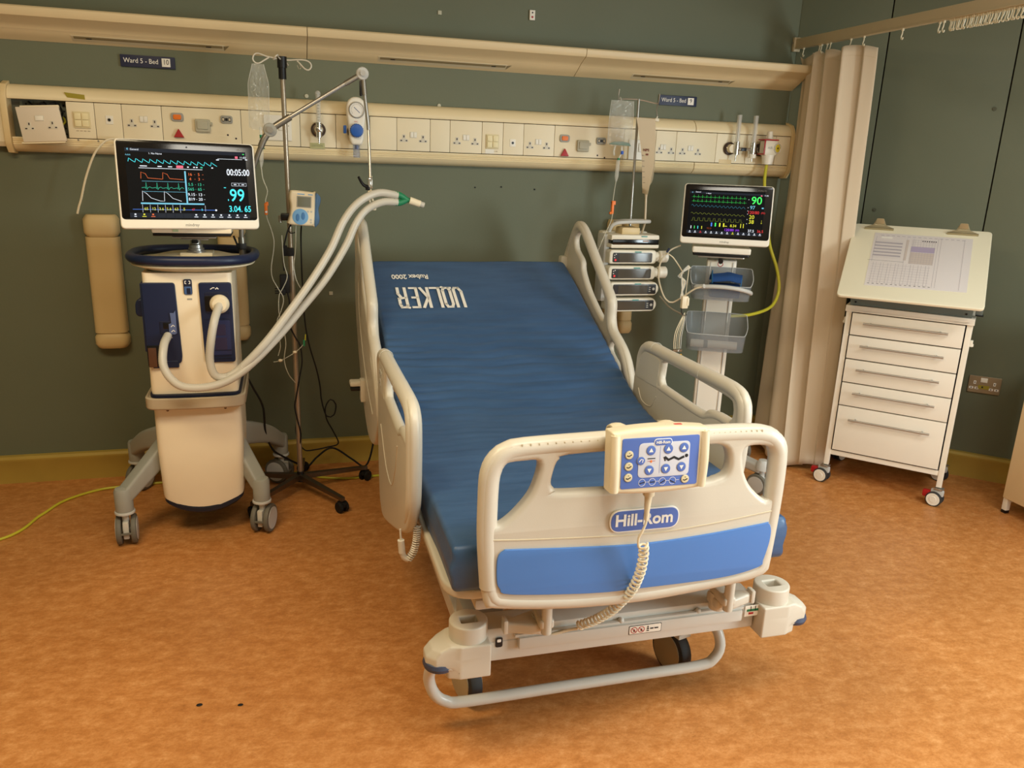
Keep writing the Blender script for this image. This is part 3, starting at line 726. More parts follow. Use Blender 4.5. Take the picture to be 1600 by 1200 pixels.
for p in (((-1.06, 4.08, 1.76), (-1.03, 4.06, 1.74), (-1.0, 4.05, 1.755), (-.98, 4.07, 1.73), (-.96, 4.05, 1.70)), ((-1.0, 4.08, 1.76), (-.98, 4.055, 1.745), (-.95, 4.06, 1.76), (-.93, 4.07, 1.72), (-.95, 4.04, 1.68)), ((-.93, 4.08, 1.70), (-.92, 4.06, 1.68), (-.94, 4.04, 1.66))):
    mb.tube(p, .004, BLACKM if p[0][0] < -.95 else YELLOW, n=8)
obj('wiring', mb, tr)
mb = MB()
capo = [(WY-.002, 1.542), (4.05, 1.545), (4.026, 1.575), (4.020, 1.60), (4.018, 1.775), (4.026, 1.80), (4.045, 1.826), (WY-.002, 1.842)]
mb.slab(capo[::-1], .026, CREAMD, YZ(X0-.013), bev=.003); obj('end_cap', mb, tr)
mb = MB(); mb.slab(capo[::-1], .020, CREAMD, YZ(X1+.010), bev=.003)
obj('end_cap', mb, tr)
mb = MB(); mb.xprism([(WY-.002, 1.57), (4.05, 1.57), (4.035, 1.59), (4.033, 1.79), (4.05, 1.812), (WY-.002, 1.812)], -1.75, X0-.027, TRP); obj('end_box', mb, tr)
PY = 4.030
def plate(name, a, b, z0=1.615, z1=1.765, label=None):
    mb = MB(); mb.slab(rect(b-a-.002, z1-z0, .002, (a+b)/2, (z0+z1)/2, n=2), .008, TRP, FR(0, PY+.004, 0), bev=.001)
    return mb
PIN = mat('socket_shutter', (214, 206, 186), .4); SLOT = mat('socket_slot', (46, 34, 40), .6)
def pins(mb, x, z, M=None):
    M = M or FR(0, PY, 0)
    mb.slab(rp([(x-.020, z-.016), (x+.020, z-.016), (x+.020, z-.004), (x+.008, z-.002), (x+.008, z+.018), (x-.008, z+.018), (x-.008, z-.002), (x-.020, z-.004)], .002, 2), .0012, PIN, M @ T3(0, 0, .0004), bev=.0003)
    for a, b, w, h in ((0, .009, .005, .010), (-.0125, -.010, .008, .005), (.0125, -.010, .008, .005)): mb.box((x+a, z+b, .0012), (w, h, .0008), SLOT, M=M)
def rocker(t, x, z, two=True, w=.034, h=.028, M=None):
    M = M or FR(0, PY, 0); mb = MB()
    mb.slab(rect(w, h, .002, x, z), .002, PIN, M @ T3(0, 0, .0005), bev=.0005)
    for i in ((-1, 1) if two else (0,)): mb.box((x+i*w*.235, z, .0025), ((w*.42 if two else w*.85), h*.84, .004), WHITE, .001, M=M)
    o = obj('switch', mb, t); return o
def socket(a, b, x1, x2, xs, z):
    mb = plate('socket_plate', a, b); pins(mb, x1, z); pins(mb, x2, z); o = obj('double_socket', mb, tr); rocker(o, xs, z+.018); return o
# left to right
def blank(a, b, dot=None):
    mb = plate('blank_plate', a, b)
    if dot: mb.cyl((dot[0], PY-.001, dot[1]), (dot[0], PY+.002, dot[1]), .0035, SLOT, n=12)
    obj('blank_plate', mb, tr)
def quad(a, b, x, z, lab):
    mb = plate('p', a, b)
    for i in range(4): mb.box((x-.018+(i % 4)*.012, z-.047, -.0) if 0 else (x-.022+i*.015, PY-.0003, z-.046), (.011, .0008, .004), mat('faint_print', (186, 170, 140), .6))
    if lab: mb.box((x-.012, PY-.0008, z-.047), (.045, .0008, .020), WHITE)
    o = obj('isolator_plate', mb, tr)
    mb = MB(); mb.slab(rect(.066, .068, .003), .006, mat('isolator_frame', (222, 206, 160), .4), FR(x, PY-.003, z), bev=.001)
    obj('isolator_frame', mb, o)
    for i in (-1, 1):
        for j in (-1, 1):
            mb = MB(); mb.box((x+i*.0145, PY-.008, z+j*.0145), (.026, .007, .026), mat('isolator_key', (240, 226, 178), .35), .0015); obj('rocker', mb, o)
quad(-.905, -.794, -.846, 1.692, False)
def jack(a, b, x, z):
    mb = plate('p', a, b); mb.slab(rect(.030, .036, .002), .003, WHITE, FR(x, PY-.001, z), bev=.0008); mb.cyl((x, PY-.004, z), (x, PY-.0015, z), .0075, STEEL); mb.cyl((x, PY-.0045, z), (x, PY-.002, z), .0055, BLACK); obj('jack_outlet', mb, tr)
jack(-.794, -.685, -.737, 1.697)
socket(-.685, -.522, -.647, -.553, -.598, 1.688)
def nurse(a, b, xo, zo, xg, zg, xh, zh, dots):
    mb = plate('p', a, b)
    for dx, dz in dots: mb.cyl((dx, PY-.0012, dz), (dx, PY+.001, dz), .0042, SLOT, n=12)
    p = obj('nurse_call_plate', mb, tr)
    mb = MB(); mb.slab(rect(.052, .036, .012, n=8), .008, GREYP, FR(xo, PY-.004, zo), bev=.002); o = obj('call_button_frame', mb, p)
    mb = MB(); mb.slab(rect(.034, .022, .008, n=6), .006, ORANGE, FR(xo, PY-.009, zo), bev=.002); o = obj('call_button', mb, p); o['label'] = 'orange call button'
    mb = MB(); mb.slab(rp([(-.022, -.018), (.022, -.018), (0, .020)], .003, 3), .014, RED, FR(xo+.002, PY-.008, zo-.069), bev=.002); o = obj('emergency_button', mb, p); o['label'] = 'red triangular emergency pull'
    mb = MB(); mb.slab(rect(.064, .056, .007), .016, mat('grey_green_plastic', (182, 176, 152), .45), FR(xg, PY-.008, zg), bev=.004); mb.slab(rect(.046, .036, .006), .006, mat('grey_green_plastic', (0, 0, 0)), FR(xg, PY-.018, zg+.002), bev=.002); mb.box((xg+.036, PY-.010, zg+.010), (.012, .010, .014), mat('grey_green_plastic', (0, 0, 0)), .003)
    obj('handset_holder', mb, p)
    mb = MB(); mb.slab(rect(.052, .034, .011, n=8), .008, GREYP, FR(xh, PY-.004, zh), bev=.002)
    for dx in (-.014, .014): mb.slab(rect(.010, .018, .003, dx, 0), .002, BLACK, FR(xh, PY-.0085, zh), bev=.0004); mb.slab(rect(.006, .012, .002, dx, 0), .002, CREAM, FR(xh, PY-.0092, zh), bev=.0004)
    mb.box((xh, PY-.009, zh), (.012, .003, .012), BLACK); obj('handset_outlet', mb, p)
nurse(-.522, -.187, -.457, 1.722, -.352, 1.690, -.249, 1.721, [(-.247, 1.654), (-.212, 1.640)])
blank(-.187, .074)
mb = MB(); mb.slab(rect(.122, .112, .003, -.026, 1.695), .010, WHITE, FR(0, PY-.005, 0), bev=.002); mb.cyl((.022, PY-.011, 1.705), (.022, PY-.009, 1.705), .002, SLOT, n=8); o = obj('raised_switch_plate', mb, tr)
rocker(o, -.010, 1.705, False, .028, .046, FR(0, PY-.010, 0))
def gas(a, b, x, z, lab=None):
    mb = plate('p', a, b)
    if lab: mb.slab(rect(.068, .026, .002), .0016, lab, FR(x-.006, PY-.0008, z-.072), bev=.0003); mb.text('OXYGEN', .012, mat('faint_print2', (120, 130, 90), .6), FR(x-.006, PY-.0018, z-.072), ext=.0001)
    p = obj('gas_outlet_plate', mb, tr)
    mb = MB(); M = FR(x, PY, z)
    mb.lathe([(.034, 0), (.034, .010), (.031, .014), (.024, .014), (.022, .008), (.001, .008)], mat('outlet_brown', (70, 52, 40), .3), M)
    mb.lathe([(.024, .006), (.024, .018), (.020, .022), (.001, .022)], CHROME, M); obj('gas_outlet', mb, p)
gas(.074, .237, .156, 1.694, mat('green_gas_label', (188, 184, 132), .5))
gas(.237, .396, .323, 1.694)
blank(.396, .524)
socket(.524, .686, .558, .651, .604, 1.672)
blank(.686, .784)
socket(.784, .945, .819, .910, .864, 1.670)
quad(.945, 1.053, .998, 1.674, True)
jack(1.053, 1.160, 1.103, 1.672)
socket(1.160, 1.323, 1.194, 1.282, 1.237, 1.664)
nurse(1.323, 1.702, 1.376, 1.705, 1.475, 1.672, 1.575, 1.700, [(1.56, 1.628), (1.60, 1.618)])
blank(1.702, 1.883)
mb = MB(); mb.slab(rect(.115, .100, .003, 1.786, 1.664), .010, WHITE, FR(0, PY-.005, 0), bev=.002); o = obj('raised_switch_plate', mb, tr)
rocker(o, 1.795, 1.675, False, .028, .046, FR(0, PY-.010, 0))
socket(1.883, 2.001, 1.890+.016, 1.975, 1.927, 1.665)
socket(2.001, 2.238, 2.041, 2.132, 2.087, 1.665)
gas(2.238, 2.42, 2.315, 1.69)
mb = MB(); mb.slab(rect(.075, .022, .002), .001, CREAMD, FR(2.30, PY-.0006, 1.622), bev=.0003); obj('outlet_label', mb, tr)
gas(2.42, 2.60, 2.50, 1.69)
blank(2.60, 2.689)
for x, z in ((-.87, 1.607), (-.79, 1.606), (-.71, 1.606)):
    mb = MB(); mb.cyl((x, 4.033, z), (x, 4.036, z), .004, STEEL, n=12); obj('cover_screw', mb, tr)
mb = MB(); mb.slab([(-.905, 1.803), (-.895, 1.782), (-.825, 1.776), (-.826, 1.796)][::-1], .001, TAPE, FR(0, 4.0265, 0) @ T3(0, 0, .0), bev=.0002)
o = obj('tape_label', mb, tr); o['label'] = 'piece of yellow-green tape'
for i in range(2): pass
# the loose double socket hanging out of its opening
DM = T3(-.996, 3.985, 1.666) @ RY(-.065) @ RX(-.20) @ RX(PI/2)
mb = MB(); mb.slab(rp([(-.091, .073), (-.076, -.073), (.092, -.073), (.075, .073)][::-1], .003, 2), .010, mat('loose_plate', (222, 208, 186), .4), DM, bev=.0015)
mb.box((0, .074, -.008), (.150, .012, .016), TRP, .002, M=DM); mb.box((0, -.076, -.006), (.170, .008, .014), TRP, .002, M=DM)
pins(mb, -.046, -.008, DM @ T3(0, 0, .0052)); pins(mb, .044, -.006, DM @ T3(0, 0, .0052))
o = obj('loose_double_socket', mb, tr); o['label'] = 'double socket hanging loose from its opening'
rocker(o, -.004, .024, False, .036, .024, DM @ T3(0, 0, .0052))

# ------------------------------------------------------------ things plugged into the trunking
GLASS = mat('flow_tube_glass', (236, 234, 226), .08, alpha=.38)
fm = thing('flowmeter', 'chrome oxygen flowmeter with clear upright tube, beside the left support arm rod', 'flowmeter', (.157, 4.01, 1.64))
mb = MB(); mb.lathe([(.001, 0), (.022, 0), (.023, .012), (.018, .022), (.014, .040), (.001, .042)], CHROME, FR(.157, PY-.012, 1.694)); mb.cyl((.157, 3.985, 1.725), (.157, 3.985, 1.66), .013, CHROME); mb.cyl((.157, 3.985, 1.665), (.157, 3.985, 1.632), .006, CHROME, r2=.003); mb.lathe([(.001, 0), (.012, 0), (.010, .016), (.001, .018)], CHROME, FR(.157, 3.975, 1.694)); obj('valve_body', mb, fm)
mb = MB(); mb.cyl((.157, 3.985, 1.722), (.157, 3.985, 1.845), .011, GLASS); mb.cyl((.157, 3.985, 1.722), (.157, 3.985, 1.850), .0025, mat('scale_tube', (220, 218, 200), .3)); mb.ball((.157, 3.985, 1.852), .013, GLASS)
for i in range(8): mb.box((.157, 3.9735, 1.735+i*.013), (.010, .0005, .0012), BTXT)
o = obj('flow_tube', mb, fm)
sr = thing('suction_regulator', 'white suction regulator with round dial and blue knob, right of the oxygen flowmeter', 'suction regulator', (.325, 3.98, 1.60))
mb = MB(); ol = [(.0, -.09), (.022, -.088), (.033, -.06), (.034, -.03), (.041, .02), (.045, .065), (.040, .098), (.022, .118), (0, .123)]
ol = ol+[(-a, b) for a, b in ol[::-1][1:-1]]
mb.slab(sm(ol, .008), .052, WHITE, FR(.327, 3.975, 1.722), bev=.012, seg=4); mb.cyl((.327, 3.99, 1.694), (.327, 4.02, 1.694), .02, CHROME)
mb.text('VAC', .010, mat('red_print', (200, 90, 80)), FR(.325, 3.9485, 1.735), ext=.0003); obj('regulator_body', mb, sr)
mb = MB(); M = FR(.328, 3.949, 1.787)
mb.lathe([(.034, -.002), (.036, .006), (.034, .008), (.031, .008), (.031, .004), (.001, .004)], STEEL, M); mb.slab(circ(.031), .001, WTXT, M @ T3(0, 0, .0046), bev=.0002)
for i in range(17): q = -2.2+i*.275; mb.ribbon([(.022*math.sin(q), .022*math.cos(q)), (.027*math.sin(q), .027*math.cos(q))], .0011, BTXT, M, .0055)
mb.ribbon([(-.012, .012), (.014, -.012)], .0026, mat('needle_blue', (40, 70, 130), .4), M, .0060); o = obj('dial_gauge', mb, sr)
mb = MB(); M = FR(.326, 3.949, 1.696); mb.lathe([(.027, -.002), (.030, .004), (.030, .018), (.027, .024), (.020, .026), (.001, .026)], mat('knob_blue', (36, 92, 176), .35), M)
for i in range(20): q = 2*PI*i/20; mb.box((.030*math.cos(q), .030*math.sin(q), .011), (.003, .003, .014), mat('knob_blue', (0, 0, 0)), .0008, M=M @ Matrix())
mb.box((.327-.052, 3.975, 1.70), (.014, .03, .036), mat('knob_blue', (0, 0, 0)), .003); o = obj('control_knob', mb, sr); o['label'] = 'round blue control knob'
mb = MB(); mb.cyl((.327, 3.97, 1.632), (.327, 3.97, 1.575), .016, mat('blue_tint_clear', (196, 204, 224), .1, trans=.8, ior=1.2)); mb.cyl((.327, 3.97, 1.64), (.327, 3.97, 1.612), .007, mat('needle_blue', (0, 0, 0))); obj('trap_jar', mb, sr)
tf = thing('twin_flowmeter', 'chrome twin flowmeter with two clear tubes, near the right end of the trunking', 'flowmeter', (2.35, 3.98, 1.62))
mb = MB(); mb.cyl((2.315, 4.02, 1.690), (2.315, 3.985, 1.690), .022, CREAM); mb.tube([(2.325, 3.985, 1.69), (2.43, 3.985, 1.688)], .009, CHROME, smooth=False)
mb.box((2.375, 3.985, 1.688), (.03, .024, .018), BLACK, .003)
for x in (2.333, 2.432): mb.cyl((x, 3.982, 1.66), (x, 3.982, 1.725), .016, CHROME); mb.cyl((x, 3.982, 1.662), (x, 3.982, 1.625), .005, CHROME, r2=.003)
obj('manifold', mb, tf)
for x in (2.333, 2.432):
    mb = MB(); mb.cyl((x, 3.982, 1.722), (x, 3.982, 1.862), .0125, GLASS); mb.cyl((x, 3.982, 1.722), (x, 3.982, 1.862), .004, STEEL); obj('flow_tube', mb, tf)
mb = MB(); mb.cyl((2.432, 3.98, 1.665), (2.432, 3.98, 1.645), .019, WHITE); obj('outlet_nut', mb, tf)
ar = thing('air_regulator', 'cream air regulator with red collar and yellow dial, at the right trunking end', 'regulator', (2.51, 3.95, 1.60))
mb = MB(); mb.box((2.515, 3.965, 1.700), (.075, .06, .080), mat('regulator_cream', (222, 212, 190), .35), .012); mb.cyl((2.51, 4.02, 1.70), (2.51, 3.98, 1.70), .030, BLACK); mb.cyl((2.515, 3.965, 1.748), (2.515, 3.965, 1.785), .018, mat('regulator_cream', (0, 0, 0)), r2=.014); mb.text('AIR', .02, GREYP, FR(2.508, 3.9345, 1.70), ext=.0003)
mb.cyl((2.515, 3.96, 1.665), (2.515, 3.96, 1.615), .034, WHITE, r2=.026); obj('regulator_body', mb, ar)
mb = MB(); mb.slab(rect(.090, .07, .01), .006, RED, T3(2.512, 3.965, 1.742), bev=.002); mb.box((2.474, 3.965, 1.668), (.006, .064, .006), RED, .002); mb.box((2.474, 3.936, 1.705), (.006, .004, .075), RED, .001); o = obj('collar', mb, ar); o['label'] = 'red collar'
mb = MB(); M = T3(2.553, 3.945, 1.70) @ RZ(.35) @ RX(PI/2); mb.lathe([(.001, -.006), (.026, -.006), (.028, .004), (.026, .010), (.023, .010), (.022, .006), (.001, .006)], GLASS, M); mb.slab(circ(.021), .003, mat('dial_yellow', (216, 190, 50), .4), M @ T3(0, 0, .006), bev=.0005); mb.slab(circ(.005), .003, BTXT, M @ T3(0, 0, .008), bev=.0005); o = obj('dial_gauge', mb, ar); o['label'] = 'yellow dial'
mb = MB(); mb.tube([(2.515,3.96,1.615),(2.512,3.96,1.597),(2.497,3.93,1.503),(2.50,3.87,1.35),(2.512,3.84,1.204),(2.550,3.80,1.073),(2.572,3.79,.968),(2.545,3.77,.90),(2.48,3.74,.862),(2.35,3.70,.842),(2.22,3.70,.836)], .0085, YELLOW, n=12)
solo('air_hose', mb, 'yellow hose dropping from the air regulator and looping beside the curtain', 'hose')
mb = MB(); mb.tube([(-.69, 4.012, 1.618), (-.722, 3.995, 1.618), (-.755, 3.985, 1.606), (-.80, 3.98, 1.553), (-.842, 3.98, 1.457), (-.872, 3.98, 1.360), (-.885, 3.98, 1.325), (-.894, 3.98, 1.294)], .0048, CREAM, n=8)
mb.tube([(-.66, 4.03, 1.61), (-.69, 4.012, 1.618)], .0048, CREAM, n=8, smooth=False)
solo('hanging_cable', mb, 'cream cable hanging off the trunking left of the large left monitor', 'cable')

# ------------------------------------------------------------ signs and small wall fittings
def sign(x, z, w, numtxt, label):
    t = thing('bed_sign', label, 'sign', (x, WY-.004, z-.025))
    mb = MB(); M = FR(x, WY-.006, z); mb.slab(rect(w, .050, .002), .010, mat('sign_navy', (24, 30, 62), .35), M, bev=.001)
    mb.text('Ward 5 - Bed', .0285, WTXT, M @ T3(-w*.445, .001, .0055), align='LEFT', sx=.90); obj('sign_board', mb, t)
    mb = MB(); NM = M @ T3(w*.335, 0, .006); mb.slab(rect(.035, .035, .001), .003, WTXT, NM, bev=.0005); mb.text(numtxt, .030, BTXT, NM @ T3(0, .001, .002), sx=.85); obj('number_tile', mb, t)
sign(-.569, 1.952, .224, '10', 'navy sign reading Ward 5 - Bed 10, under the left light shelf')
sign(2.020, 1.922, .218, '9', 'navy sign reading Ward 5 - Bed 9, under the right light shelf')
mb = MB(); mb.slab(rect(.028, .046, .002), .010, WHITE, FR(1.198, WY-.006, 2.277), bev=.002); mb.cyl((1.198, WY-.012, 2.288), (1.198, WY-.010, 2.288), .004, SLOT, n=10); mb.slab(circ(.005), .002, RED, FR(1.198, WY-.012, 2.268), bev=.0003)
solo('wall_fitting', mb, 'small white screwed fitting high on the green wall, above the light shelf', 'wall fitting')
WF = mat('wall_pad', (196, 192, 168), .5)
for x, z, lab in ((.115, 2.30, 'small pale wall pad at the top edge of the photo, above the left shelf joint'), (.739, 2.254, 'small pale wall pad above the middle light shelf'), (.110, 1.845, 'small pale wall pad just above the trunking, left of the flowmeter tube'), (.741, 1.834, 'small pale wall pad just above the trunking, right of the suction regulator'), (.198, .910, 'small pale square wall pad low on the wall, right of the left drip stand')):
    mb = MB(); mb.slab(rect(.018, .018, .002) if z < 1 or z > 2 else circ(.009), .005, WF, FR(x, WY-.003, z), bev=.001)
    solo('wall_pad', mb, lab, 'wall pad', group='pads stuck on the wall')
for x, z in ((.931, 1.448), (1.069, 1.454), (1.249, 1.446)):
    mb = MB(); mb.cyl((x, WY-.004, z), (x, WY, z), .004, BLACKM, n=10)
    solo('wall_screw', mb, {.931: 'leftmost of three dark screws in the green wall above the bed', 1.069: 'middle of three dark screws in the green wall above the bed', 1.249: 'rightmost of three dark screws in the green wall above the bed'}[x], 'screw', group='screws in the wall above the bed')
for x, z in ((.50, 1.235), (1.045, .478),):
    pass
mb = MB(); mb.cyl(AN @ V((.455+.06, 1.40, 0)), AN @ V((.455+.06, 1.40, .006)), .009, mat('green_knob', (84, 84, 64), .6), n=14); solo('paint_covered_stud', mb, 'small green-painted stud right of the left board joint', 'stud')
mb = MB(); mb.cyl(AN @ V((1.04-.05, 1.92, 0)), AN @ V((1.04-.05, 1.92, .006)), .009, mat('green_knob', (0, 0, 0)), n=14); solo('paint_covered_stud', mb, 'small green-painted stud high beside the right board joint', 'stud')
# wall bumpers
BUMP = mat('bumper_cream', (216, 190, 138), .5, var=.03)
def bumper(x, w, z0, z1, label, slots=()):
    t = thing('wall_bumper', label, 'wall bumper', (x, WY-.03, z0))
    def bar(a, b, name, za, zb, y, rnd):
        mb = MB(); M = T3(0, 0, 0)
        n = 16; prof = []
        for i in range(n+1):
            q = PI*i/n; prof.append((a+(b-a)/2-(b-a)/2*math.copysign(abs(math.cos(q))**.5, math.cos(q)), (WY-.006)-y*abs(math.sin(q))**.55))
        out = [(p[0], p[1]) for p in prof]
        zs = [za, za+.004, za+.02, zb-.02, zb-.004, zb] if rnd else [za, zb]
        cx, cy = (a+b)/2, WY-.006
        vs = []; fs = []; k = len(out)
        for z in zs:
            e = min(z-za, zb-z) if rnd else 1; s = 1 if e >= .02 else .80+.20*math.sin(e/.02*PI/2)
            vs += [(cx+(p[0]-cx)*s, cy+(p[1]-cy)*s, z) for p in out]
        for i in range(len(zs)-1):
            for j in range(k): fs.append((i*k+j, i*k+(j+1) % k, (i+1)*k+(j+1) % k, (i+1)*k+j))
        fs += [tuple(range(k)), tuple((len(zs)-1)*k+j for j in range(k))]
        mb.add(vs, fs, BUMP); return obj(name, mb, t)
    bar(x-w/2, x+w/2, 'bumper_profile', z0+.075, z1-.10, .062, False)
    bar(x-w/2-.003, x+w/2+.004, 'end_cap', z0, z0+.0745, .068, True)
    bar(x-w/2-.003, x+w/2+.004, 'end_cap', z1-.0995, z1, .068, True)
    return t
bumper(-.822, .142, .665, 1.285, 'tall cream wall bumper at the far left, left of the ventilator')
bumper(-.262, .125, .69, 1.29, 'tall cream wall bumper partly hidden behind the ventilator')
bumper(1.700, .060, .68, 1.30, 'narrow cream wall bumper strip left of the slot, behind the infusion pumps')
bumper(1.795, .075, .68, 1.30, 'cream wall bumper strip right of the slot, behind the infusion pumps')
# sockets on the angled wall
def wsock(a, z, w, m, label, tape=True):
    t = thing('wall_socket', label, 'socket', tuple(CA+CD*a+CN*.01+V((0, 0, z-.045))))
    mb = MB(); M = AN @ T3(a, z, .005); mb.slab(rect(w, .092, .003), .010, m, M, bev=.002)
    dd = M @ T3(0, 0, .0055)
    for sx in (-.046, .046):
        for b, c, ww, h in ((sx, .010, .012, .018), (sx-.013, -.020, .020, .012), (sx+.013, -.020, .020, .012)):
            mb.slab(rect(ww, h, .002, b, c), .001, WTXT, dd, bev=.0002); mb.quad(b, c, ww*.35, h*.45, SLOT, dd, .0010)
    o = obj('face_plate', mb, t)
    mb = MB(); mb.box((-.005, .026, .001), (.032, .024, .005), WHITE, .001, M=dd); obj('switch', mb, o)
    if tape: mb = MB(); mb.slab(rect(.052, .020, .001, -.002, -.012), .0008, TAPE, dd @ T3(0, 0, .0018), bev=.0002); mb.quad(-.008, -.012, .008, .009, BTXT, dd, .0025); o2 = obj('tape_label', mb, t)
wsock(1.185, .523, .152, BRONZE, 'brushed metal double wall socket with yellow tape, right of the chart cabinet')
wsock(.415, .545, .150, WHITE, 'white double wall socket between the curtain and the chart cabinet')

# ------------------------------------------------------------ curtain rail, gliders and curtain
rl = thing('curtain_rail', 'cream ceiling-hung curtain rail running out from the back wall at top right', 'curtain rail', (2.69, 3.0, 2.22))
mb = MB(); mb.box((2.69, 2.55, 2.246), (.022, 3.06, .050), mat('rail_cream', (206, 190, 156), .4), .002); mb.box((2.69, 2.55, 2.222), (.030, 3.06, .006), mat('rail_cream', (0, 0, 0)), .001); obj('rail_track', mb, rl)
mb = MB(); mb.box((2.69, 4.088, 2.243), (.040, .020, .072), mat('rail_cream', (0, 0, 0)), .003); mb.cyl((2.668, 4.088, 2.25), (2.666, 4.088, 2.25), .005, STEEL, n=12); obj('wall_bracket', mb, rl)
mb = MB(); mb.cyl((2.69, 1.3, 2.27), (2.69, 1.3, ZC), .012, mat('rail_cream', (0, 0, 0))); obj('ceiling_hanger', mb, rl)
GL = mat('glider_white', (232, 222, 192), .35)
def glider_mesh():
    mb = MB(); mb.cyl((0, 0, 0), (0, 0, -.010), .006, GL, n=10); mb.tube([(0, 0, -.008), (0, .001, -.022), (0, .005, -.034), (0, .002, -.044), (0, -.005, -.046), (0, -.007, -.038)], .0027, GL, n=6, step=.006)
    return mb
g0 = solo('curtain_glider', glider_mesh(), 'empty white curtain glider hanging alone under the rail, left of the bunch', 'curtain glider', group='gliders on the curtain rail', base=(0, 0, 0))
g0.location = (2.69, 3.277, 2.220)
for y in (3.058, 3.035):
    g = g0.copy(); COL.objects.link(g); g.location = (2.69, y, 2.220); g['label'] = {3.058: 'white curtain glider, left of the close pair beside the bunch', 3.035: 'white curtain glider, right of the close pair beside the bunch'}[y]
for i in range(40):
    g = g0.copy(); COL.objects.link(g); g.location = (2.69+random.uniform(-.002, .002), 2.998-i*.0112, 2.220); g.rotation_euler = (random.uniform(-.12, .12), 0, random.uniform(-.5, .5)); g['label'] = 'white curtain glider in the tight bunch on the rail at top right'; g['group'] = 'bunched gliders on the curtain rail'
ct = thing('curtain', 'cream cloth curtain hanging in soft folds from the rail in the corner', 'curtain', (2.69, 3.8, .03))
def cpt(u, v):
    """u along the cloth 0 (wall) .. 1 (front edge), v 0 top .. 1 bottom"""
    # path on the rail and at the hem
    top = [(0, 4.035), (.30, 3.90), (.45, 3.86), (.60, 3.80), (.72, 3.74), (.86, 3.62), (1, 3.50)]
    hx = [(0, 2.665, 3.98), (.18, 2.61, 3.90), (.34, 2.585, 3.74), (.5, 2.60, 3.62), (.64, 2.63, 3.56), (.78, 2.67, 3.53), (.9, 2.71, 3.50), (1, 2.75, 3.49)]
    def ip(T, u, k):
        for a, b in zip(T[:-1], T[1:]):
            if u <= b[0]: t = (u-a[0])/(b[0]-a[0]); t = t*t*(3-2*t)*.5+t*.5; return a[k]*(1-t)+b[k]*t
        return T[-1][k]
    yt = ip(top, u, 1); xt = 2.69; xb = ip(hx, u, 1); yb = ip(hx, u, 2)
    e = v**.9
    x = xt*(1-e)+xb*e; y = yt*(1-e)+yb*e
    f = max(0, min(1, (u-.22)/.12))
    amp = (.022+.012*math.sin(v*2.2+u*9))*f*(1 if u < .93 else .4)
    ph = 2*PI*3.4*(u-.22)/.78*(1+.08*v)+.7*math.sin(v*2.5+u*3)
    x += amp*math.sin(ph)*1.3; y += amp*.35*math.cos(ph)
    k_ = max(0, (u-.93)/.07); x += k_*.060; y += k_*.012
    small = .004*noise.noise(V((u*9, v*3, 2)))+.008*noise.noise(V((u*3, v*1.6, 7)))
    x += small
    x += (1-f)*.006*math.sin(u*30)
    hold = max(0, 1-u/.34)*max(0, min(1, v*30))*(1-min(1, max(0, (v-.22)/.5)))
    x += hold*.030
    zt = 2.178+(.010*math.cos(ph*1.0) if u > .22 else -.018*math.sin(min(1, u/.22)*PI))
    zb = .035+.02*math.sin(u*9)+(.0 if u < .62 else -.012)
    return (x, y, zt*(1-v)+zb*v)
mb = MB(); NU, NV = 170, 60; vs = []; fs = []
for j in range(NV+1):
    for i in range(NU+1): vs.append(cpt(i/NU, j/NV))
for j in range(NV):
    for i in range(NU): a = j*(NU+1)+i; fs.append((a, a+1, a+NU+2, a+NU+1))
mb.add(vs, fs, CURT); co_ = obj('cloth', mb, ct, ang=3)
sd = co_.modifiers.new('thickness', 'SOLIDIFY'); sd.thickness = .0015
mb = MB(); mb.tube([tuple(V(cpt(i/NU, .022))+V((-.0015, 0, 0))) for i in range(0, NU+1, 2)], .0012, mat('hem_stitch', (206, 188, 152), .8), n=4, smooth=False); obj('heading_seam', mb, ct)
mb = MB()
hookc = [.06, .40, .46, .55, .64, .85, .96]
for k, u in enumerate(hookc):
    p = cpt(u, 0.0)
    g = g0.copy(); COL.objects.link(g); g.location = (2.69, p[1], 2.222); g['group'] = 'gliders holding the curtain'; g['label'] = 'white curtain glider hooked into the top edge of the curtain'
# ------------------------------------------------------------ ventilator on its trolley
VC = mat('ventilator_cream', (246, 232, 202), .36, var=.025, vscale=5)
LEGG = mat('trolley_leg_grey', (156, 156, 146), .4)
vt = thing('ventilator', 'cream and navy ventilator on a grey-legged trolley with a large monitor on top', 'ventilator', (-.385, 3.5, 0))
CXV = -.383
def rrect_ring(cx, cy, hx, hy, r, z, n=6, bulge=0.):
    pts = rect(2*hx, 2*hy, r, 0, 0, n); out = []
    for x, y in pts:
        yy = y-(bulge*(1-(x/hx)**2) if y < 0 else 0)
        out.append((cx+x, cy+yy, z))
    return out
def loft(mb, rings, m, caps=True):
    n = len(rings[0]); vs = [v for r in rings for v in r]; fs = []
    for i in range(len(rings)-1):
        for j in range(n): fs.append((i*n+j, i*n+(j+1) % n, (i+1)*n+(j+1) % n, (i+1)*n+j))
    if caps: fs += [tuple(range(n-1, -1, -1)), tuple((len(rings)-1)*n+j for j in range(n))]
    return mb.add(vs, fs, m)
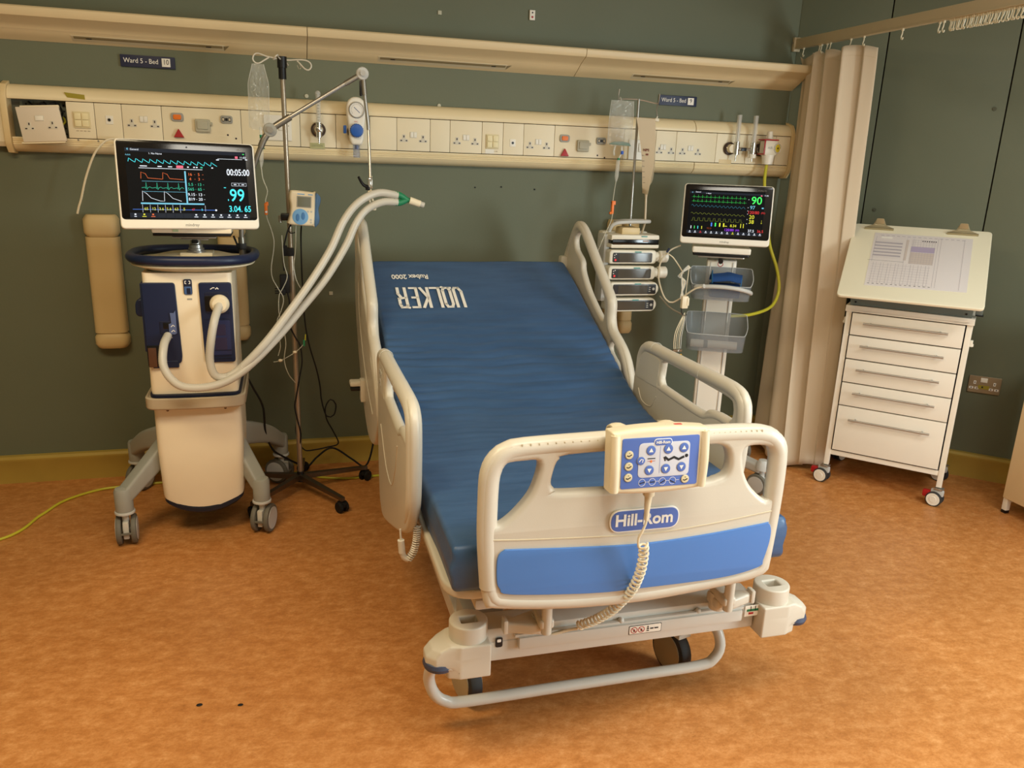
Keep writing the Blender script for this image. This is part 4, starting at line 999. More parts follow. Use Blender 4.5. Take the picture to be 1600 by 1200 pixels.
# lower body
def dense(r, k=8):
    out = []
    for i in range(len(r)):
        a, b = V(r[i]), V(r[(i+1) % len(r)]); m = k if (b-a).length > .05 else 1
        for j in range(m): out.append(tuple(a+(b-a)*j/m))
    return out
def body_ring(cx, cy, hx, hy, r, z, bulge=0., dz=0.):
    pts = dense([(p[0], p[1], 0) for p in rect(2*hx, 2*hy, r, 0, 0, 6)], 12); out = []
    for x, y, _ in pts:
        q = 1-(x/hx)**2
        out.append((cx+x, cy+y-(bulge*q if y < 0 else 0), z-(dz*q if y < 0 else 0)))
    return out
mb = MB()
loft(mb, [body_ring(CXV, 3.50, .158, .165, .03, .182, .025, .045), body_ring(CXV, 3.50, .160, .168, .03, .192, .025, .045), body_ring(CXV, 3.50, .168, .172, .03, .40, .018), body_ring(CXV, 3.50, .168, .172, .03, .585, .012)], VC)
mb.box((-.455+.17, 3.345-.016, .262), (.007, .002, .003), BTXT)
for x in (-.495, -.275): mb.cyl((x, 3.316, .572), (x, 3.33, .572), .0055, mat('screw_brown', (120, 92, 66), .4), n=12)
obj('lower_housing', mb, vt)
mb = MB(); loft(mb, [body_ring(CXV, 3.50, .145, .150, .03, .150, .030, .040), body_ring(CXV, 3.50, .157, .166, .03, .168, .030, .045), body_ring(CXV, 3.50, .157, .166, .03, .184, .030, .045)], mat('base_trim_navy', (26, 30, 44), .45)); obj('base_trim', mb, vt)
mb = MB(); loft(mb, [body_ring(CXV, 3.48, .186, .205, .045, .588, .012), body_ring(CXV, 3.48, .190, .210, .05, .594, .012), body_ring(CXV, 3.48, .190, .210, .05, .632, .012), body_ring(CXV, 3.48, .184, .204, .05, .636, .012), body_ring(CXV, 3.48, .178, .198, .05, .630, .012)], mat('tray_rim_taupe', (190, 174, 146), .45)); obj('tray_rim', mb, vt)
mb = MB(); loft(mb, [body_ring(CXV, 3.48, .172, .190, .04, .634, .012), body_ring(CXV, 3.48, .172, .190, .04, .644, .012)], NAVYD); obj('tray_inset', mb, vt)
# upper body
UY = 3.30
mb = MB()
loft(mb, [body_ring(CXV, 3.47, .164, .168, .022, .645, .006), body_ring(CXV, 3.47, .166, .170, .022, .66, .006), body_ring(CXV, 3.47, .163, .170, .022, 1.10, .006), body_ring(CXV, 3.47, .163, .170, .022, 1.128, .006)], VC)
u = obj('upper_housing', mb, vt)
mb = MB(); BFY = UY-.006
mb.slab(rp([(-.547, 1.092), (-.547, .772), (-.425, .772), (-.420, .80), (-.428, 1.092)][::1], .012), .014, NAVY, FR(0, BFY, 0), bev=.003)
mb.box((-.549, 3.36, .955), (.010, .13, .27), NAVY, .004)
mb.slab(rp([(-.546, .822), (-.492, .822), (-.492, .79), (-.546, .79)][::-1], .004), .003, NAVYD, FR(0, BFY-.008, 0), bev=.001)
mb.box((-.515, BFY-.006, .805), (.062, .012, .085), BLACK, .004); mb.box((-.527, BFY-.0125, .80), (.030, .004, .078), mat('amber_cup', (92, 62, 46), .2), .003)
mb.slab(rect(.095, .030, .004, -.482, .770), .018, NAVY, FR(0, BFY-.001, 0), bev=.004)
mb.slab(rect(.060, .050, .005, -.463, .918), .003, NAVYD, FR(0, BFY-.008, 0), bev=.001); mb.box((-.466, BFY-.008, .925), (.030, .004, .026), BLACK, .002)
mb.slab([(-.453, .975), (-.440, .975), (-.432, .985), (-.432, .935), (-.432, .895), (-.440, .890), (-.455, .892), (-.460, .90), (-.460, .932), (-.450, .935)][::-1], .006, mat('lever_blue', (92, 106, 146), .4), FR(0, BFY-.010, 0), bev=.001)
MM = FR(0, BFY-.0135, 0)
for z in (.925, .905): mb.ribbon([(-.452, z-.004), (-.444, z+.003), (-.438, z-.003)], .003, WTXT, MM)
mb.ribbon([(-.478, .876), (-.470, .880), (-.458, .880), (-.450, .876)], .0018, WTXT, FR(0, BFY-.0078, 0))
lp = obj('left_panel', mb, u); lp['label'] = 'navy left front panel'
mb = MB(); mb.slab(rp([(-.552, .95), (-.552, 1.02), (-.575, 1.02), (-.585, 1.00), (-.585, .96), (-.575, .95)][::-1], .01), .05, NAVY, FR(0, 3.37, 0), bev=.006); obj('side_latch', mb, u)
mb = MB()
mb.slab(rp([(-.343, 1.092), (-.336, .772), (-.222, .772), (-.222, 1.092)], .012), .014, NAVY, FR(0, BFY, 0), bev=.003)
mb.slab(rect(.090, .086, .010, -.277, 1.012), .003, NAVYD, FR(0, BFY-.0075, 0), bev=.001); mb.slab(rect(.062, .062, .008, -.292, 1.010), .002, BLACK, FR(0, BFY-.009, 0), bev=.001)
mb.slab(rect(.092, .002, 0, -.280, .948), .002, NAVYD, FR(0, BFY-.008, 0), bev=.0005)
mb.slab(rect(.080, .140, .006, -.275, .872), .002, mat('navy_mid', (38, 46, 84), .4), FR(0, BFY-.0075, 0), bev=.0008)
mb.slab(rect(.040, .044, .004, -.272, .905), .002, mat('purple_navy', (48, 42, 70), .4), FR(0, BFY-.009, 0), bev=.0006); mb.slab(rect(.044, .050, .004, -.272, .848), .002, mat('purple_navy', (0, 0, 0)), FR(0, BFY-.009, 0), bev=.0006)
for z in (.822, .800, .788): mb.box((-.275, BFY-.009, z), (.080, .003, .003), NAVYD)
mb.ribbon([(-.300, 1.066), (-.291, 1.072), (-.284, 1.072)], .003, WTXT, FR(0, BFY-.0078, 0)); mb.ribbon([(-.281, 1.066), (-.275, 1.072), (-.270, 1.066)], .004, WTXT, FR(0, BFY-.0078, 0))
rpnl = obj('right_panel', mb, u); rpnl['label'] = 'navy right front panel'
mb = MB(); mb.slab(rp([(-.397, 1.045), (-.397, 1.105), (-.366, 1.105), (-.366, 1.045)][::-1], .008), .006, NAVYD, FR(0, BFY-.002, 0), bev=.001)
mb.slab(rect(.026, .030, .003, -.3815, 1.062), .004, mat('usb_blue', (70, 100, 150), .4), FR(0, BFY-.005, 0), bev=.001); mb.slab(rect(.014, .022, .002, -.3785, 1.060), .002, NAVYD, FR(0, BFY-.0075, 0), bev=.0005)
MM = FR(0, BFY-.0056, 0)
for s in (-1, 1): mb.ribbon([(-.3815+s*.004, 1.098), (-.3815+s*.009, 1.098), (-.3815+s*.009, 1.088), (-.3815+s*.004, 1.088)], .003, WTXT, MM)
mb.box((-.378, BFY+.001, 1.027), (.018, .004, .006), GREYP); obj('port_recess', mb, u)
mb = MB(); mb.slab(rp([(-.405, 1.035), (-.400, .775), (-.350, .775), (-.357, 1.035)], .008), .006, VC, FR(0, BFY+.0035, 0), bev=.003); obj('front_relief', mb, u)
# deck and grab ring
mb = MB(); HC = V((-.367, 3.475, 1.172))
def hring(k, z, n=72, ex=2.7):
    out = []
    for i in range(n):
        q = 2*PI*i/n; c, s = math.cos(q), math.sin(q)
        out.append((HC.x+.232*k*math.copysign(abs(c)**(2/ex), c), HC.y+(.232 if s < 0 else .195)*k*math.copysign(abs(s)**(2/ex), s), z))
    return out
loft(mb, [hring(.70, 1.125), hring(.95, 1.148), hring(1.0, 1.152), hring(1.0, 1.158), hring(.80, 1.166), hring(.45, 1.186), hring(.22, 1.192)], mat('deck_cream', (220, 208, 176), .4))
mb.box((-.35, 3.42, 1.190), (.12, .11, .014), mat('deck_cream', (0, 0, 0)), .004); mb.box((-.345, 3.30, 1.168), (.085, .09, .018), NAVYD, .004)
obj('top_deck', mb, vt)
mb = MB(); mb.tube(hring(1.0, 1.180), .0185, NAVY, n=14, smooth=False, closed=True); o = obj('grab_ring', mb, vt); o['label'] = 'navy grab ring around the top'
# swivel and monitor
mb = MB(); mb.lathe([(.036, 0), (.036, .006), (.030, .008), (.030, .016), (.026, .018), (.026, .030), (.020, .034), (.020, .06), (.001, .06)], STEEL, T3(-.352, 3.40, 1.196)); mb.box((-.352, 3.375, 1.243), (.024, .02, .018), BLACK, .003)
mb.box((-.352, 3.40, 1.258), (.16, .10, .007), STEEL, .002); mb.box((-.352, 3.40, 1.249), (.10, .07, .006), STEEL, .002)
obj('swivel_mount', mb, vt)
mb = MB(); mb.box((-.352, 3.37, 1.292), (.285, .15, .026), VC, .006); mb.box((-.352, 3.37, 1.274), (.280, .15, .012), BLACK, .004); mb.box((-.41, 3.294, 1.29), (.02, .002, .010), mat('faint_green', (190, 206, 160), .5)); obj('monitor_base', mb, vt)
GLOW = {}
def em(name, rgb, s=1.6):
    return mat(name, tuple(c*.25 for c in rgb), .5, emit=rgb, estr=s, spec=.1)
E_C = em('screen_cyan', (70, 206, 214)); E_G = em('screen_green', (64, 214, 90)); E_T = em('screen_teal', (60, 190, 150), 1.1); E_O = em('screen_orange', (230, 110, 60), 1.2); E_W = em('screen_white', (226, 232, 240), 1.3); E_Y = em('screen_yellow', (226, 222, 60), 1.2); E_R = em('screen_red', (224, 60, 60), 1.1); E_B = em('screen_blue', (80, 130, 230), 1.2); E_P = em('screen_purple', (160, 70, 240), 1.2); E_K = em('screen_bar', (44, 50, 62), .5); E_PK = em('screen_pink', (232, 110, 130), 1.1); E_BG = em('screen_background', (14, 15, 18), .35); E_LB = em('screen_pale_blue', (120, 196, 220), 1.1); E_DG = em('screen_dim', (90, 96, 60), .5)
def monitor(parent, c, tilt, yaw, roll, w, h, draw, dep=.045):
    M = T3(*c) @ RZ(yaw) @ RX(tilt) @ RY(roll) @ RX(PI/2)
    mb = MB(); mb.slab(rect(w, h, .018, n=8), .026, WHITE, M @ T3(0, 0, -.012), bev=.006, seg=4)
    mb.slab(rect(w*.8, h*.72, .03), dep, WHITE, M @ T3(0, -.01, -.024-dep/2), bev=.012)
    case = obj('monitor_case', mb, parent)
    mb = MB(); gh = h*.885; gc = (h-gh)/2-.004
    mb.slab(rect(w-.012, gh, .014, 0, gc, 8), .003, GLASSB, M @ T3(0, 0, .0008), bev=.001)
    g = obj('screen', mb, case); g['label'] = 'black glass screen with coloured traces'
    mb = MB(); S = M @ T3(0, gc, .0026); draw(mb, S, w-.012, gh); obj('display', mb, g)
    return M, case
def cardio(n, x0, x1, y0, amp, kind='pleth', slope=0.):
    out = []
    for i in range(n):
        a = x0+(x1-x0)*i/n; d = (x1-x0)/n; f = lambda t: y0+slope*(a+d*t-x0)
        if kind == 'pleth': out += [(a, f(0)), (a+d*.12, f(.1)+amp), (a+d*.3, f(.3)+amp*.72), (a+d*.55, f(.55)+amp*.35), (a+d*.95, f(.95)-amp*.1)]
        if kind == 'sq': out += [(a, f(0)), (a+d*.02, f(0)+amp), (a+d*.22, f(0)+amp*.75), (a+d*.32, f(0)+amp*.12), (a+d*.95, f(0))]
        if kind == 'cap': out += [(a, f(0)), (a+d*.25, f(0)), (a+d*.3, f(0)+amp), (a+d*.6, f(0)+amp*1.05), (a+d*.68, f(0)), (a+d*.95, f(0))]
        if kind == 'ecg': out += [(a, f(0)), (a+d*.3, f(0)+amp*.1), (a+d*.36, f(0)-amp*.15), (a+d*.42, f(0)+amp), (a+d*.48, f(0)-amp*.3), (a+d*.55, f(0)), (a+d*.75, f(0)+amp*.2), (a+d*.9, f(0))]
        if kind == 'dec': out += [(a, f(0)), (a+d*.02, f(0)+amp), (a+d*.2, f(0)+amp*.75), (a+d*.4, f(0)+amp*.3), (a+d*.8, f(0)+amp*.02)]
        if kind == 'sin': out += [(a+d*k/6, f(0)+amp*math.sin(2*PI*k/6)) for k in range(6)]
    return out
def bars(mb, S, x0, x1, n, y, m, w=.6, h=.003):
    for i in range(n): mb.quad(x0+(x1-x0)*(i+.5)/n, y, (x1-x0)/n*w, h, m, S, .0006)
def draw1(mb, S, w, h):
    # active area
    X = lambda u: (u-.5)*w; Y = lambda v: (.5-v)*h
    mb.quad(0, Y(.515), w*.885, h*.83, E_BG, S, 0)
    mb.quad(0, Y(.125), w*.885, h*.045, E_K, S, .0003)
    mb.text('e', .014, E_LB, S @ T3(X(.077), Y(.115), .0006), ext=.0001); mb.text('General', .009, E_W, S @ T3(X(.125), Y(.122), .0006), ext=.0001); mb.text('1. No Name', .009, E_W, S @ T3(X(.27), Y(.165), .0006), ext=.0001); mb.text('Adult', .008, E_LB, S @ T3(X(.077), Y(.19), .0006), ext=.0001)
    mb.quad(X(.87), Y(.175), .010, .009, E_PK, S, .0006); mb.text('11:02', .011, E_W, S @ T3(X(.92), Y(.175), .0006), ext=.0001); mb.quad(X(.925), Y(.13), .006, .003, E_G, S, .0006); mb.quad(X(.82), Y(.20), .09, .0012, E_W, S, .0006); mb.quad(X(.945), Y(.20), .008, .003, E_W, S, .0006); mb.quad(X(.725), Y(.215), .010, .003, E_W, S, .0006)
    mb.ribbon(cardio(13, X(.075), X(.72), Y(.275), .0125, 'pleth', -.02), .0016, E_C, S, .0006)
    for a, b in ((.165, .05), (.28, .03), (.355, .03)): mb.quad(X(a+.015), Y(.325), b*w, .003, E_W, S, .0006)
    mb.quad(X(.44), Y(.322), .024, .010, E_PK, S, .0006)
    for a in (.50, .545, .565, .68): mb.quad(X(a), Y(.322), .006, .004, E_W, S, .0006)
    mb.quad(X(.60), Y(.322), .008, .005, E_T, S, .0006)
    mb.quad(X(.375), Y(.350), w*.46, .0016, E_W, S, .0006)
    mb.ribbon(cardio(2, X(.155), X(.465), Y(.485), .024, 'sq'), .0014, E_O, S, .0006)
    mb.quad(X(.32), Y(.515), w*.32, .0009, E_LB, S, .0006)
    mb.ribbon(cardio(4, X(.155), X(.465), Y(.60), .020, 'ecg'), .0014, E_T, S, .0006)
    mb.quad(X(.32), Y(.645), w*.32, .0009, E_LB, S, .0006)
    mb.ribbon(cardio(2, X(.155), X(.465), Y(.765), .036, 'dec'), .0014, E_W, S, .0006)
    mb.quad(X(.475), Y(.585), .0055, h*.42, E_LB, S, .0006); mb.quad(X(.37), Y(.795), w*.46, .0055, E_LB, S, .0006)
    for y, a, b, m in ((.415, '16', '5', E_O), (.475, '4', '3', E_O), (.545, '5.5', '13', E_T), (.605, '565', '65', E_T), (.675, '9.15', '13', E_W), (.735, '819', '20', E_W)):
        mb.text(a, .015, m, S @ T3(X(.51), Y(y), .0006), ext=.0001); mb.text(b, .015, m, S @ T3(X(.575), Y(y), .0006), ext=.0001); mb.quad(X(.545), Y(y), .003, .001, m, S, .0006); mb.quad(X(.605), Y(y), .004, .001, m, S, .0006)
    for i, tx in enumerate(('65', '12', '3.6', '5.6', '63', '.5')):
        mb.text(tx, .014, E_Y, S @ T3(X(.175+i*.054), Y(.865), .0006), ext=.0001); mb.quad(X(.15+i*.054), Y(.86), .0008, h*.10, E_W, S, .0006)
    mb.text('47', .011, E_R, S @ T3(X(.515), Y(.868), .0006), ext=.0001); mb.text('5', .011, E_C, S @ T3(X(.58), Y(.868), .0006), ext=.0001)
    mb.quad(X(.605), Y(.85), .0008, h*.08, E_W, S, .0006)
    mb.quad(X(.38), Y(.872), w*.60, .0014, E_B, S, .0005); mb.slab(circ(.0035), .0004, E_W, S @ T3(X(.685), Y(.872), .0007), bev=.0001)
    mb.text('00:05:00', .034, E_W, S @ T3(X(.875), Y(.375), .0006), ext=.0001, sx=.72, bold=.0004)
    for a in (.845, .905): mb.slab(rect(.026, .012, .001), .0003, E_W, S @ T3(X(a), Y(.53), .0005), holes=(rect(.0245, .0105, .001),), bev=.00005); mb.quad(X(a), Y(.53), .010, .003, E_W, S, .0006)
    mb.text('99', .066, E_C, S @ T3(X(.855), Y(.68), .0006), ext=.0001, sx=.85, bold=.0006); mb.text('3.04. 65', .032, E_C, S @ T3(X(.87), Y(.855), .0006), ext=.0001, sx=.80, bold=.0004)
    mb.quad(X(.765), Y(.575), .008, .0025, E_C, S, .0006); mb.quad(X(.785), Y(.735), .003, .006, E_C, S, .0006)
    mb.quad(0, Y(.948), w*.885, h*.062, E_K, S, .0003)
    for i in range(14):
        a = .095+i*.0625; m = E_Y if i == 1 else (E_O if i == 2 else E_W)
        if 3 <= i <= 6: mb.quad(X(a), Y(.948), w*.052, h*.05, em('screen_tile', (52, 58, 68), .5), S, .0005); continue
        mb.quad(X(a), Y(.935), .006, .005, m, S, .0006); mb.quad(X(a), Y(.962), .014 if i else .008, .0022, m, S, .0006)
m1w, m1h = .488, .325
MM1, cs = monitor(vt, (-.350, 3.30, 1.458), math.radians(-12), math.radians(11), math.radians(.5), m1w, m1h, draw1)
mb = MB(); mb.text('mindray', .015, GREYP, MM1 @ T3(0, -.148, .0012), bold=.0003); mb.text('SV800', .007, GREYP, MM1 @ T3(.19, .137, .0030)); mb.cyl(MM1 @ V((0, .139, .002)), MM1 @ V((0, .139, .0032)), .003, NAVYD, n=12); obj('maker_name', mb, cs)
# trolley legs and casters
def vleg(x1, y1, sx, rear):
    s = sx
    mb = MB()
    root = V((CXV+s*.10, 3.50 + (.10 if rear else -.03), .43 if not rear else .37)); tip = V((x1, y1, .195))
    mid = root.lerp(tip, .5)+V((s*.0, 0, .008)) if not rear else root.lerp(tip, .55)+V((s*.02, .0, .03))
    path = spline([tuple(root), tuple(mid), tuple(tip+V((0, 0, .018)))], .02)
    F = frames(path); vs = []; n = len(F)
    sec = rect(1, 1, .22, n=4); k = len(sec)
    for i, (p, t, a, b) in enumerate(F):
        q = i/(n-1); ww = .072-.008*q; hh = .12-.045*q
        side = V((t.y, -t.x, 0)).normalized(); up = V((0, 0, 1))
        for c, d in sec: vs.append(p+side*c*ww+up*d*hh)
    fs = [(i*k+j, i*k+(j+1) % k, (i+1)*k+(j+1) % k, (i+1)*k+j) for i in range(n-1) for j in range(k)]+[tuple(range(k)), tuple((n-1)*k+j for j in range(k))]
    mb.add(vs, fs, LEGG)
    mb.lathe([(.001, -.050), (.034, -.050), (.035, -.045), (.035, .040), (.030, .050), (.015, .054), (.001, .055)], LEGG, T3(x1, y1, .198))
    mb.lathe([(.030, 0), (.039, .001), (.040, .006), (.038, .011), (.030, .012)], LGREY, T3(x1, y1, .140))
    return obj('leg', mb, vt)
def twin_caster(parent, x, y, ztop, r, w, ang, wm=RUBG, fm=LGREY, hub=BEDM, gap=.017, forkm=None):
    Rm = T3(x, y, 0) @ RZ(ang)
    mb = MB(); forkm = forkm or BEDM
    mb.cyl((x, y, ztop), (x, y, r*1.3), .014, forkm)
    mb.box((0, .0, r*1.15), (gap*1.4, r*1.1, r*1.2), forkm, .006, M=Rm); mb.box((0, -r*.72, r*1.02), (gap*2.4, r*.12, r*.14), wm, .002, M=Rm)
    mb.cyl(Rm @ V((-gap, .012, r)), Rm @ V((gap, .012, r)), r*.25, forkm)
    c = obj('caster', mb, parent)
    for s in (-1, 1):
        mb = MB(); M = Rm @ T3(s*(gap+w/2), .012, r) @ RY(PI/2)
        mb.lathe([(.001, -w/2), (r*.80, -w/2), (r*.96, -w*.42), (r, -w*.2), (r, w*.2), (r*.96, w*.42), (r*.80, w/2), (.001, w/2)], wm, M)
        mb.lathe([(.001, -.001), (r*.78, -.001), (r*.78, .0016), (r*.3, .003), (.001, .003)], fm, M @ (T3(0, 0, w/2) if s > 0 else T3(0, 0, -w/2) @ RX(PI)))
        obj('wheel', mb, c)
    return c
for x, y, s, rear, a in ((-.690, 3.315, -1, False, .10), (-.152, 3.325, 1, False, -.35), (-.735, 3.90, -1, True, -.5), (-.075, 3.88, 1, True, 1.0)):
    l = vleg(x, y, s, rear); twin_caster(l, x, y-.0, .145, .062, .022, a)
# support arm
mb = MB(); GA = mat('arm_grey_metal', (150, 144, 132), .35, metal=.8)
mb.cyl((-.186, 3.56, 1.14), (-.188, 3.56, 1.24), .014, GA); mb.cyl((-.187, 3.56, 1.19), (-.188, 3.56, 1.215), .018, DGREY); mb.cyl((-.188, 3.56, 1.235), (-.184, 3.55, 1.31), .010, STEEL)
mb.tube([(-.184, 3.55, 1.30), (-.157, 3.53, 1.427), (-.113, 3.51, 1.555), (-.083, 3.503, 1.625)], .010, GA, n=12)
mb.tube([(-.092, 3.502, 1.605), (-.079, 3.50, 1.635), (-.056, 3.50, 1.668)], .013, GA, n=12); a = obj('support_arm', mb, vt)
mb = MB(); mb.lathe([(.001, -.012), (.024, -.012), (.027, -.008), (.027, .008), (.024, .012), (.010, .012), (.009, .018), (.001, .018)], GREYP, FR(-.053, 3.498, 1.673)); mb.cyl((-.053, 3.478, 1.673), (-.053, 3.47, 1.673), .012, STEEL)
mb.tube([(-.045, 3.50, 1.680), (.028, 3.50, 1.727)], .0135, GA, smooth=False); obj('elbow_joint', mb, a)
mb = MB(); mb.tube([(.02, 3.50, 1.722), (.255, 3.50, 1.870)], .0085, STEEL, smooth=False); obj('arm_rod', mb, a)
mb = MB(); mb.lathe([(.001, -.012), (.022, -.012), (.025, -.008), (.025, .008), (.022, .012), (.010, .012), (.009, .018), (.001, .018)], LGREY, FR(.316, 3.498, 1.907)); mb.cyl((.316, 3.478, 1.907), (.316, 3.47, 1.907), .011, STEEL)
mb.tube([(.245, 3.50, 1.863), (.302, 3.50, 1.898)], .011, GA, smooth=False); mb.tube([(.319, 3.50, 1.895), (.324, 3.50, 1.825)], .011, GA, smooth=False); mb.box((.310, 3.505, 1.85), (.012, .014, .06), BLACK, .004); obj('elbow_joint', mb, a)
mb = MB(); mb.tube([(.324, 3.50, 1.83), (.336, 3.50, 1.72), (.338, 3.50, 1.69)], .0075, STEEL, smooth=False); mb.tube([(.338, 3.50, 1.69), (.339, 3.475, 1.58), (.338, 3.45, 1.50)], .006, STEEL, smooth=False); obj('arm_rod', mb, a)
mb = MB(); mb.box((.335, 3.447, 1.478), (.016, .020, .040), CHROME, .003); mb.box((.343, 3.447, 1.482), (.006, .024, .050), CHROME, .002); mb.cyl((.335, 3.43, 1.468), (.335, 3.465, 1.468), .006, CHROME)
obj('hose_clamp', mb, a)
mb = MB(); mb.tube([(.330, 3.44, 1.462), (.310, 3.44, 1.470), (.296, 3.43, 1.488), (.288, 3.42, 1.502)], .0075, BLACK, n=10, rf=lambda t: 1-.35*t); mb.box((.327, 3.447, 1.460), (.018, .022, .022), BLACK, .004); o = obj('clamp_lever', mb, a); o['label'] = 'black clamp lever'
mb = MB(); mb.tube([(.336, 3.447, 1.455), (.330, 3.44, 1.44), (.333, 3.43, 1.405), (.345, 3.43, 1.385), (.352, 3.43, 1.375)], .0045, CREAM, n=8); mb.tube([(.338, 3.447, 1.455), (.345, 3.43, 1.41), (.358, 3.44, 1.395), (.356, 3.44, 1.372)], .0045, CREAM, n=8); mb.box((.352, 3.435, 1.375), (.014, .012, .012), CREAM, .003); obj('hose_strap', mb, a)
# breathing hoses: finely ribbed translucent tubes
bh = thing('breathing_hoses', 'pair of translucent breathing hoses joined by a green Y piece, above the bed rail', 'breathing hose', (.0, 3.3, .70))
HA = [(-.466,3.285,.887),(-.474,3.215,.862),(-.475,3.170,.798),(-.447,3.150,.745),(-.398,3.140,.715),(-.308,3.150,.712),(-.226,3.180,.736),(-.141,3.220,.795),(-.040,3.270,.891),(.044,3.310,.983),(.142,3.350,1.095),(.227,3.380,1.225),(.272,3.400,1.315),(.318,3.420,1.372),(.384,3.430,1.403),(.450,3.440,1.404)]
HB = [(-.268,3.265,1.010),(-.284,3.205,.962),(-.299,3.180,.891),(-.309,3.180,.811),(-.296,3.180,.751),(-.258,3.190,.736),(-.202,3.200,.765),(-.102,3.225,.862),(.000,3.270,.985),(.085,3.310,1.095),(.165,3.350,1.215),(.222,3.380,1.328),(.285,3.400,1.402),(.366,3.425,1.440),(.450,3.440,1.432)]
def rib_hose(name, pts, r):
    P = spline(pts, .004); vs = []; mb = MB(); Fm = frames(P); n = 16; k = len(Fm)
    for i, (p, t, a, b) in enumerate(Fm):
        rr = r*(1+.035*(1 if i % 2 else -1))
        for j in range(n): q = 2*PI*j/n; vs.append(p+a*math.cos(q)*rr+b*math.sin(q)*rr)
    mb.add(vs, [(i*n+j, i*n+(j+1) % n, (i+1)*n+(j+1) % n, (i+1)*n+j) for i in range(k-1) for j in range(n)]+[tuple(range(n)), tuple((k-1)*n+j for j in range(n))], HOSE)
    return obj(name, mb, bh)
rib_hose('hose', HA, .0155); rib_hose('hose', HB, .0155)
mb = MB(); mb.lathe([(.001, -.012), (.030, -.012), (.037, 0), (.036, .012), (.026, .024), (.001, .026)], CREAM, FR(-.268, 3.278, 1.010)); o = obj('filter_cap', mb, bh); o['label'] = 'round cream filter at the hose inlet'
mb = MB(); mb.tube([(.432, 3.44, 1.405), (.460, 3.44, 1.402), (.490, 3.44, 1.414)], .0165, GREEN, n=14, rf=lambda t: 1-.35*t); mb.tube([(.432, 3.44, 1.434), (.460, 3.44, 1.432), (.490, 3.44, 1.414)], .0165, GREEN, n=14, rf=lambda t: 1-.35*t); mb.cyl((.478, 3.44, 1.419), (.512, 3.44, 1.408), .010, GREEN)
o = obj('y_piece', mb, bh); o['label'] = 'green Y connector'
mb = MB(); mb.cyl((.500, 3.44, 1.412), (.545, 3.44, 1.398), .0155, CREAM, r2=.014); mb.cyl((.540, 3.44, 1.400), (.562, 3.44, 1.393), .0115, HOSE); obj('patient_connector', mb, bh)
mb = MB(); mb.tube([(-.199,3.60,.62),(-.175,3.62,.56),(-.141,3.66,.46),(-.137,3.72,.310),(-.110,3.76,.215),(-.071,3.80,.165),(.0,3.85,.10),(.050,3.90,.060),(.10,3.95,.09),(.177,3.96,.131),(.271,3.95,.07),(.330,3.93,.030),(.36,3.93,.06),(.385,3.94,.155),(.40,3.98,.26)], .0048, BLACKM, n=8)
solo('power_cable', mb, 'black mains cable curving from behind the ventilator past the drip stand to the wall', 'cable')
mb = MB(); mb.tube([(-.215, 3.5, 1.25), (-.205, 3.52, 1.215), (-.20, 3.54, 1.185)], .004, BLACKM, n=8); obj('monitor_cable', mb, vt)

# ------------------------------------------------------------ left drip stand
PX, PYY = .012, 3.735
ds = thing('drip_stand', 'steel drip stand on a five-legged black-castor base, right of the ventilator', 'drip stand', (PX, PYY, 0))
WARMST = mat('warm_steel', (176, 162, 142), .3, metal=.7)
mb = MB(); mb.cyl((PX+.002, PYY, .09), (PX-.002, PYY, 1.16), .0125, WARMST); mb.cyl((PX-.002, PYY, 1.15), (PX-.008, PYY, 1.90), .0105, WARMST); obj('pole', mb, ds)
mb = MB(); mb.cyl((PX-.008, PYY, 1.885), (PX-.008, PYY, 1.93), .016, BLACK); mb.cyl((PX-.008, PYY, 1.93), (PX-.008, PYY, 1.975), .020, BLACK); obj('top_collar', mb, ds)
for nm, pts in (('hook', [(.003,3.735,1.962),(-.030,3.733,1.968),(-.060,3.73,1.972),(-.089,3.73,1.981),(-.106,3.73,1.976),(-.113,3.73,1.958),(-.104,3.73,1.944),(-.088,3.73,1.943),(-.070,3.73,1.954),(-.048,3.73,1.968)]), ('hook', [(.003,3.735,1.962),(.04,3.733,1.963),(.068,3.73,1.966),(.100,3.73,1.966),(.120,3.73,1.956),(.123,3.73,1.940),(.112,3.73,1.928),(.096,3.73,1.932),(.078,3.73,1.950),(.066,3.73,1.962)])):
    mb = MB(); mb.tube(pts, .003, mat('coated_wire', (222, 216, 200), .35), n=8); obj(nm, mb, ds)
for nm, pts in (('hook', [(.0,3.74,1.962),(.01,3.80,1.966),(.012,3.84,1.970),(.02,3.86,1.962),(.03,3.84,1.952),(.02,3.80,1.96)]), ('hook', [(.0,3.73,1.962),(-.01,3.67,1.966),(-.012,3.63,1.970),(-.02,3.61,1.962),(-.03,3.63,1.952),(-.02,3.67,1.96)])):
    mb = MB(); mb.tube(pts, .003, mat('coated_wire', (222, 216, 200), .35), n=8); obj(nm, mb, ds)
mb = MB(); mb.tube([(.066,3.73,1.966),(.074,3.73,1.955),(.080,3.73,1.935),(.072,3.73,1.93),(.066,3.73,1.945)], .0018, CHROME, n=6); obj('hook_ring', mb, ds)
mb = MB(); mb.cyl((PX+.002, PYY, .055), (PX+.002, PYY, .105), .022, BLACK, r2=.016)
hub = obj('base_hub', mb, ds)
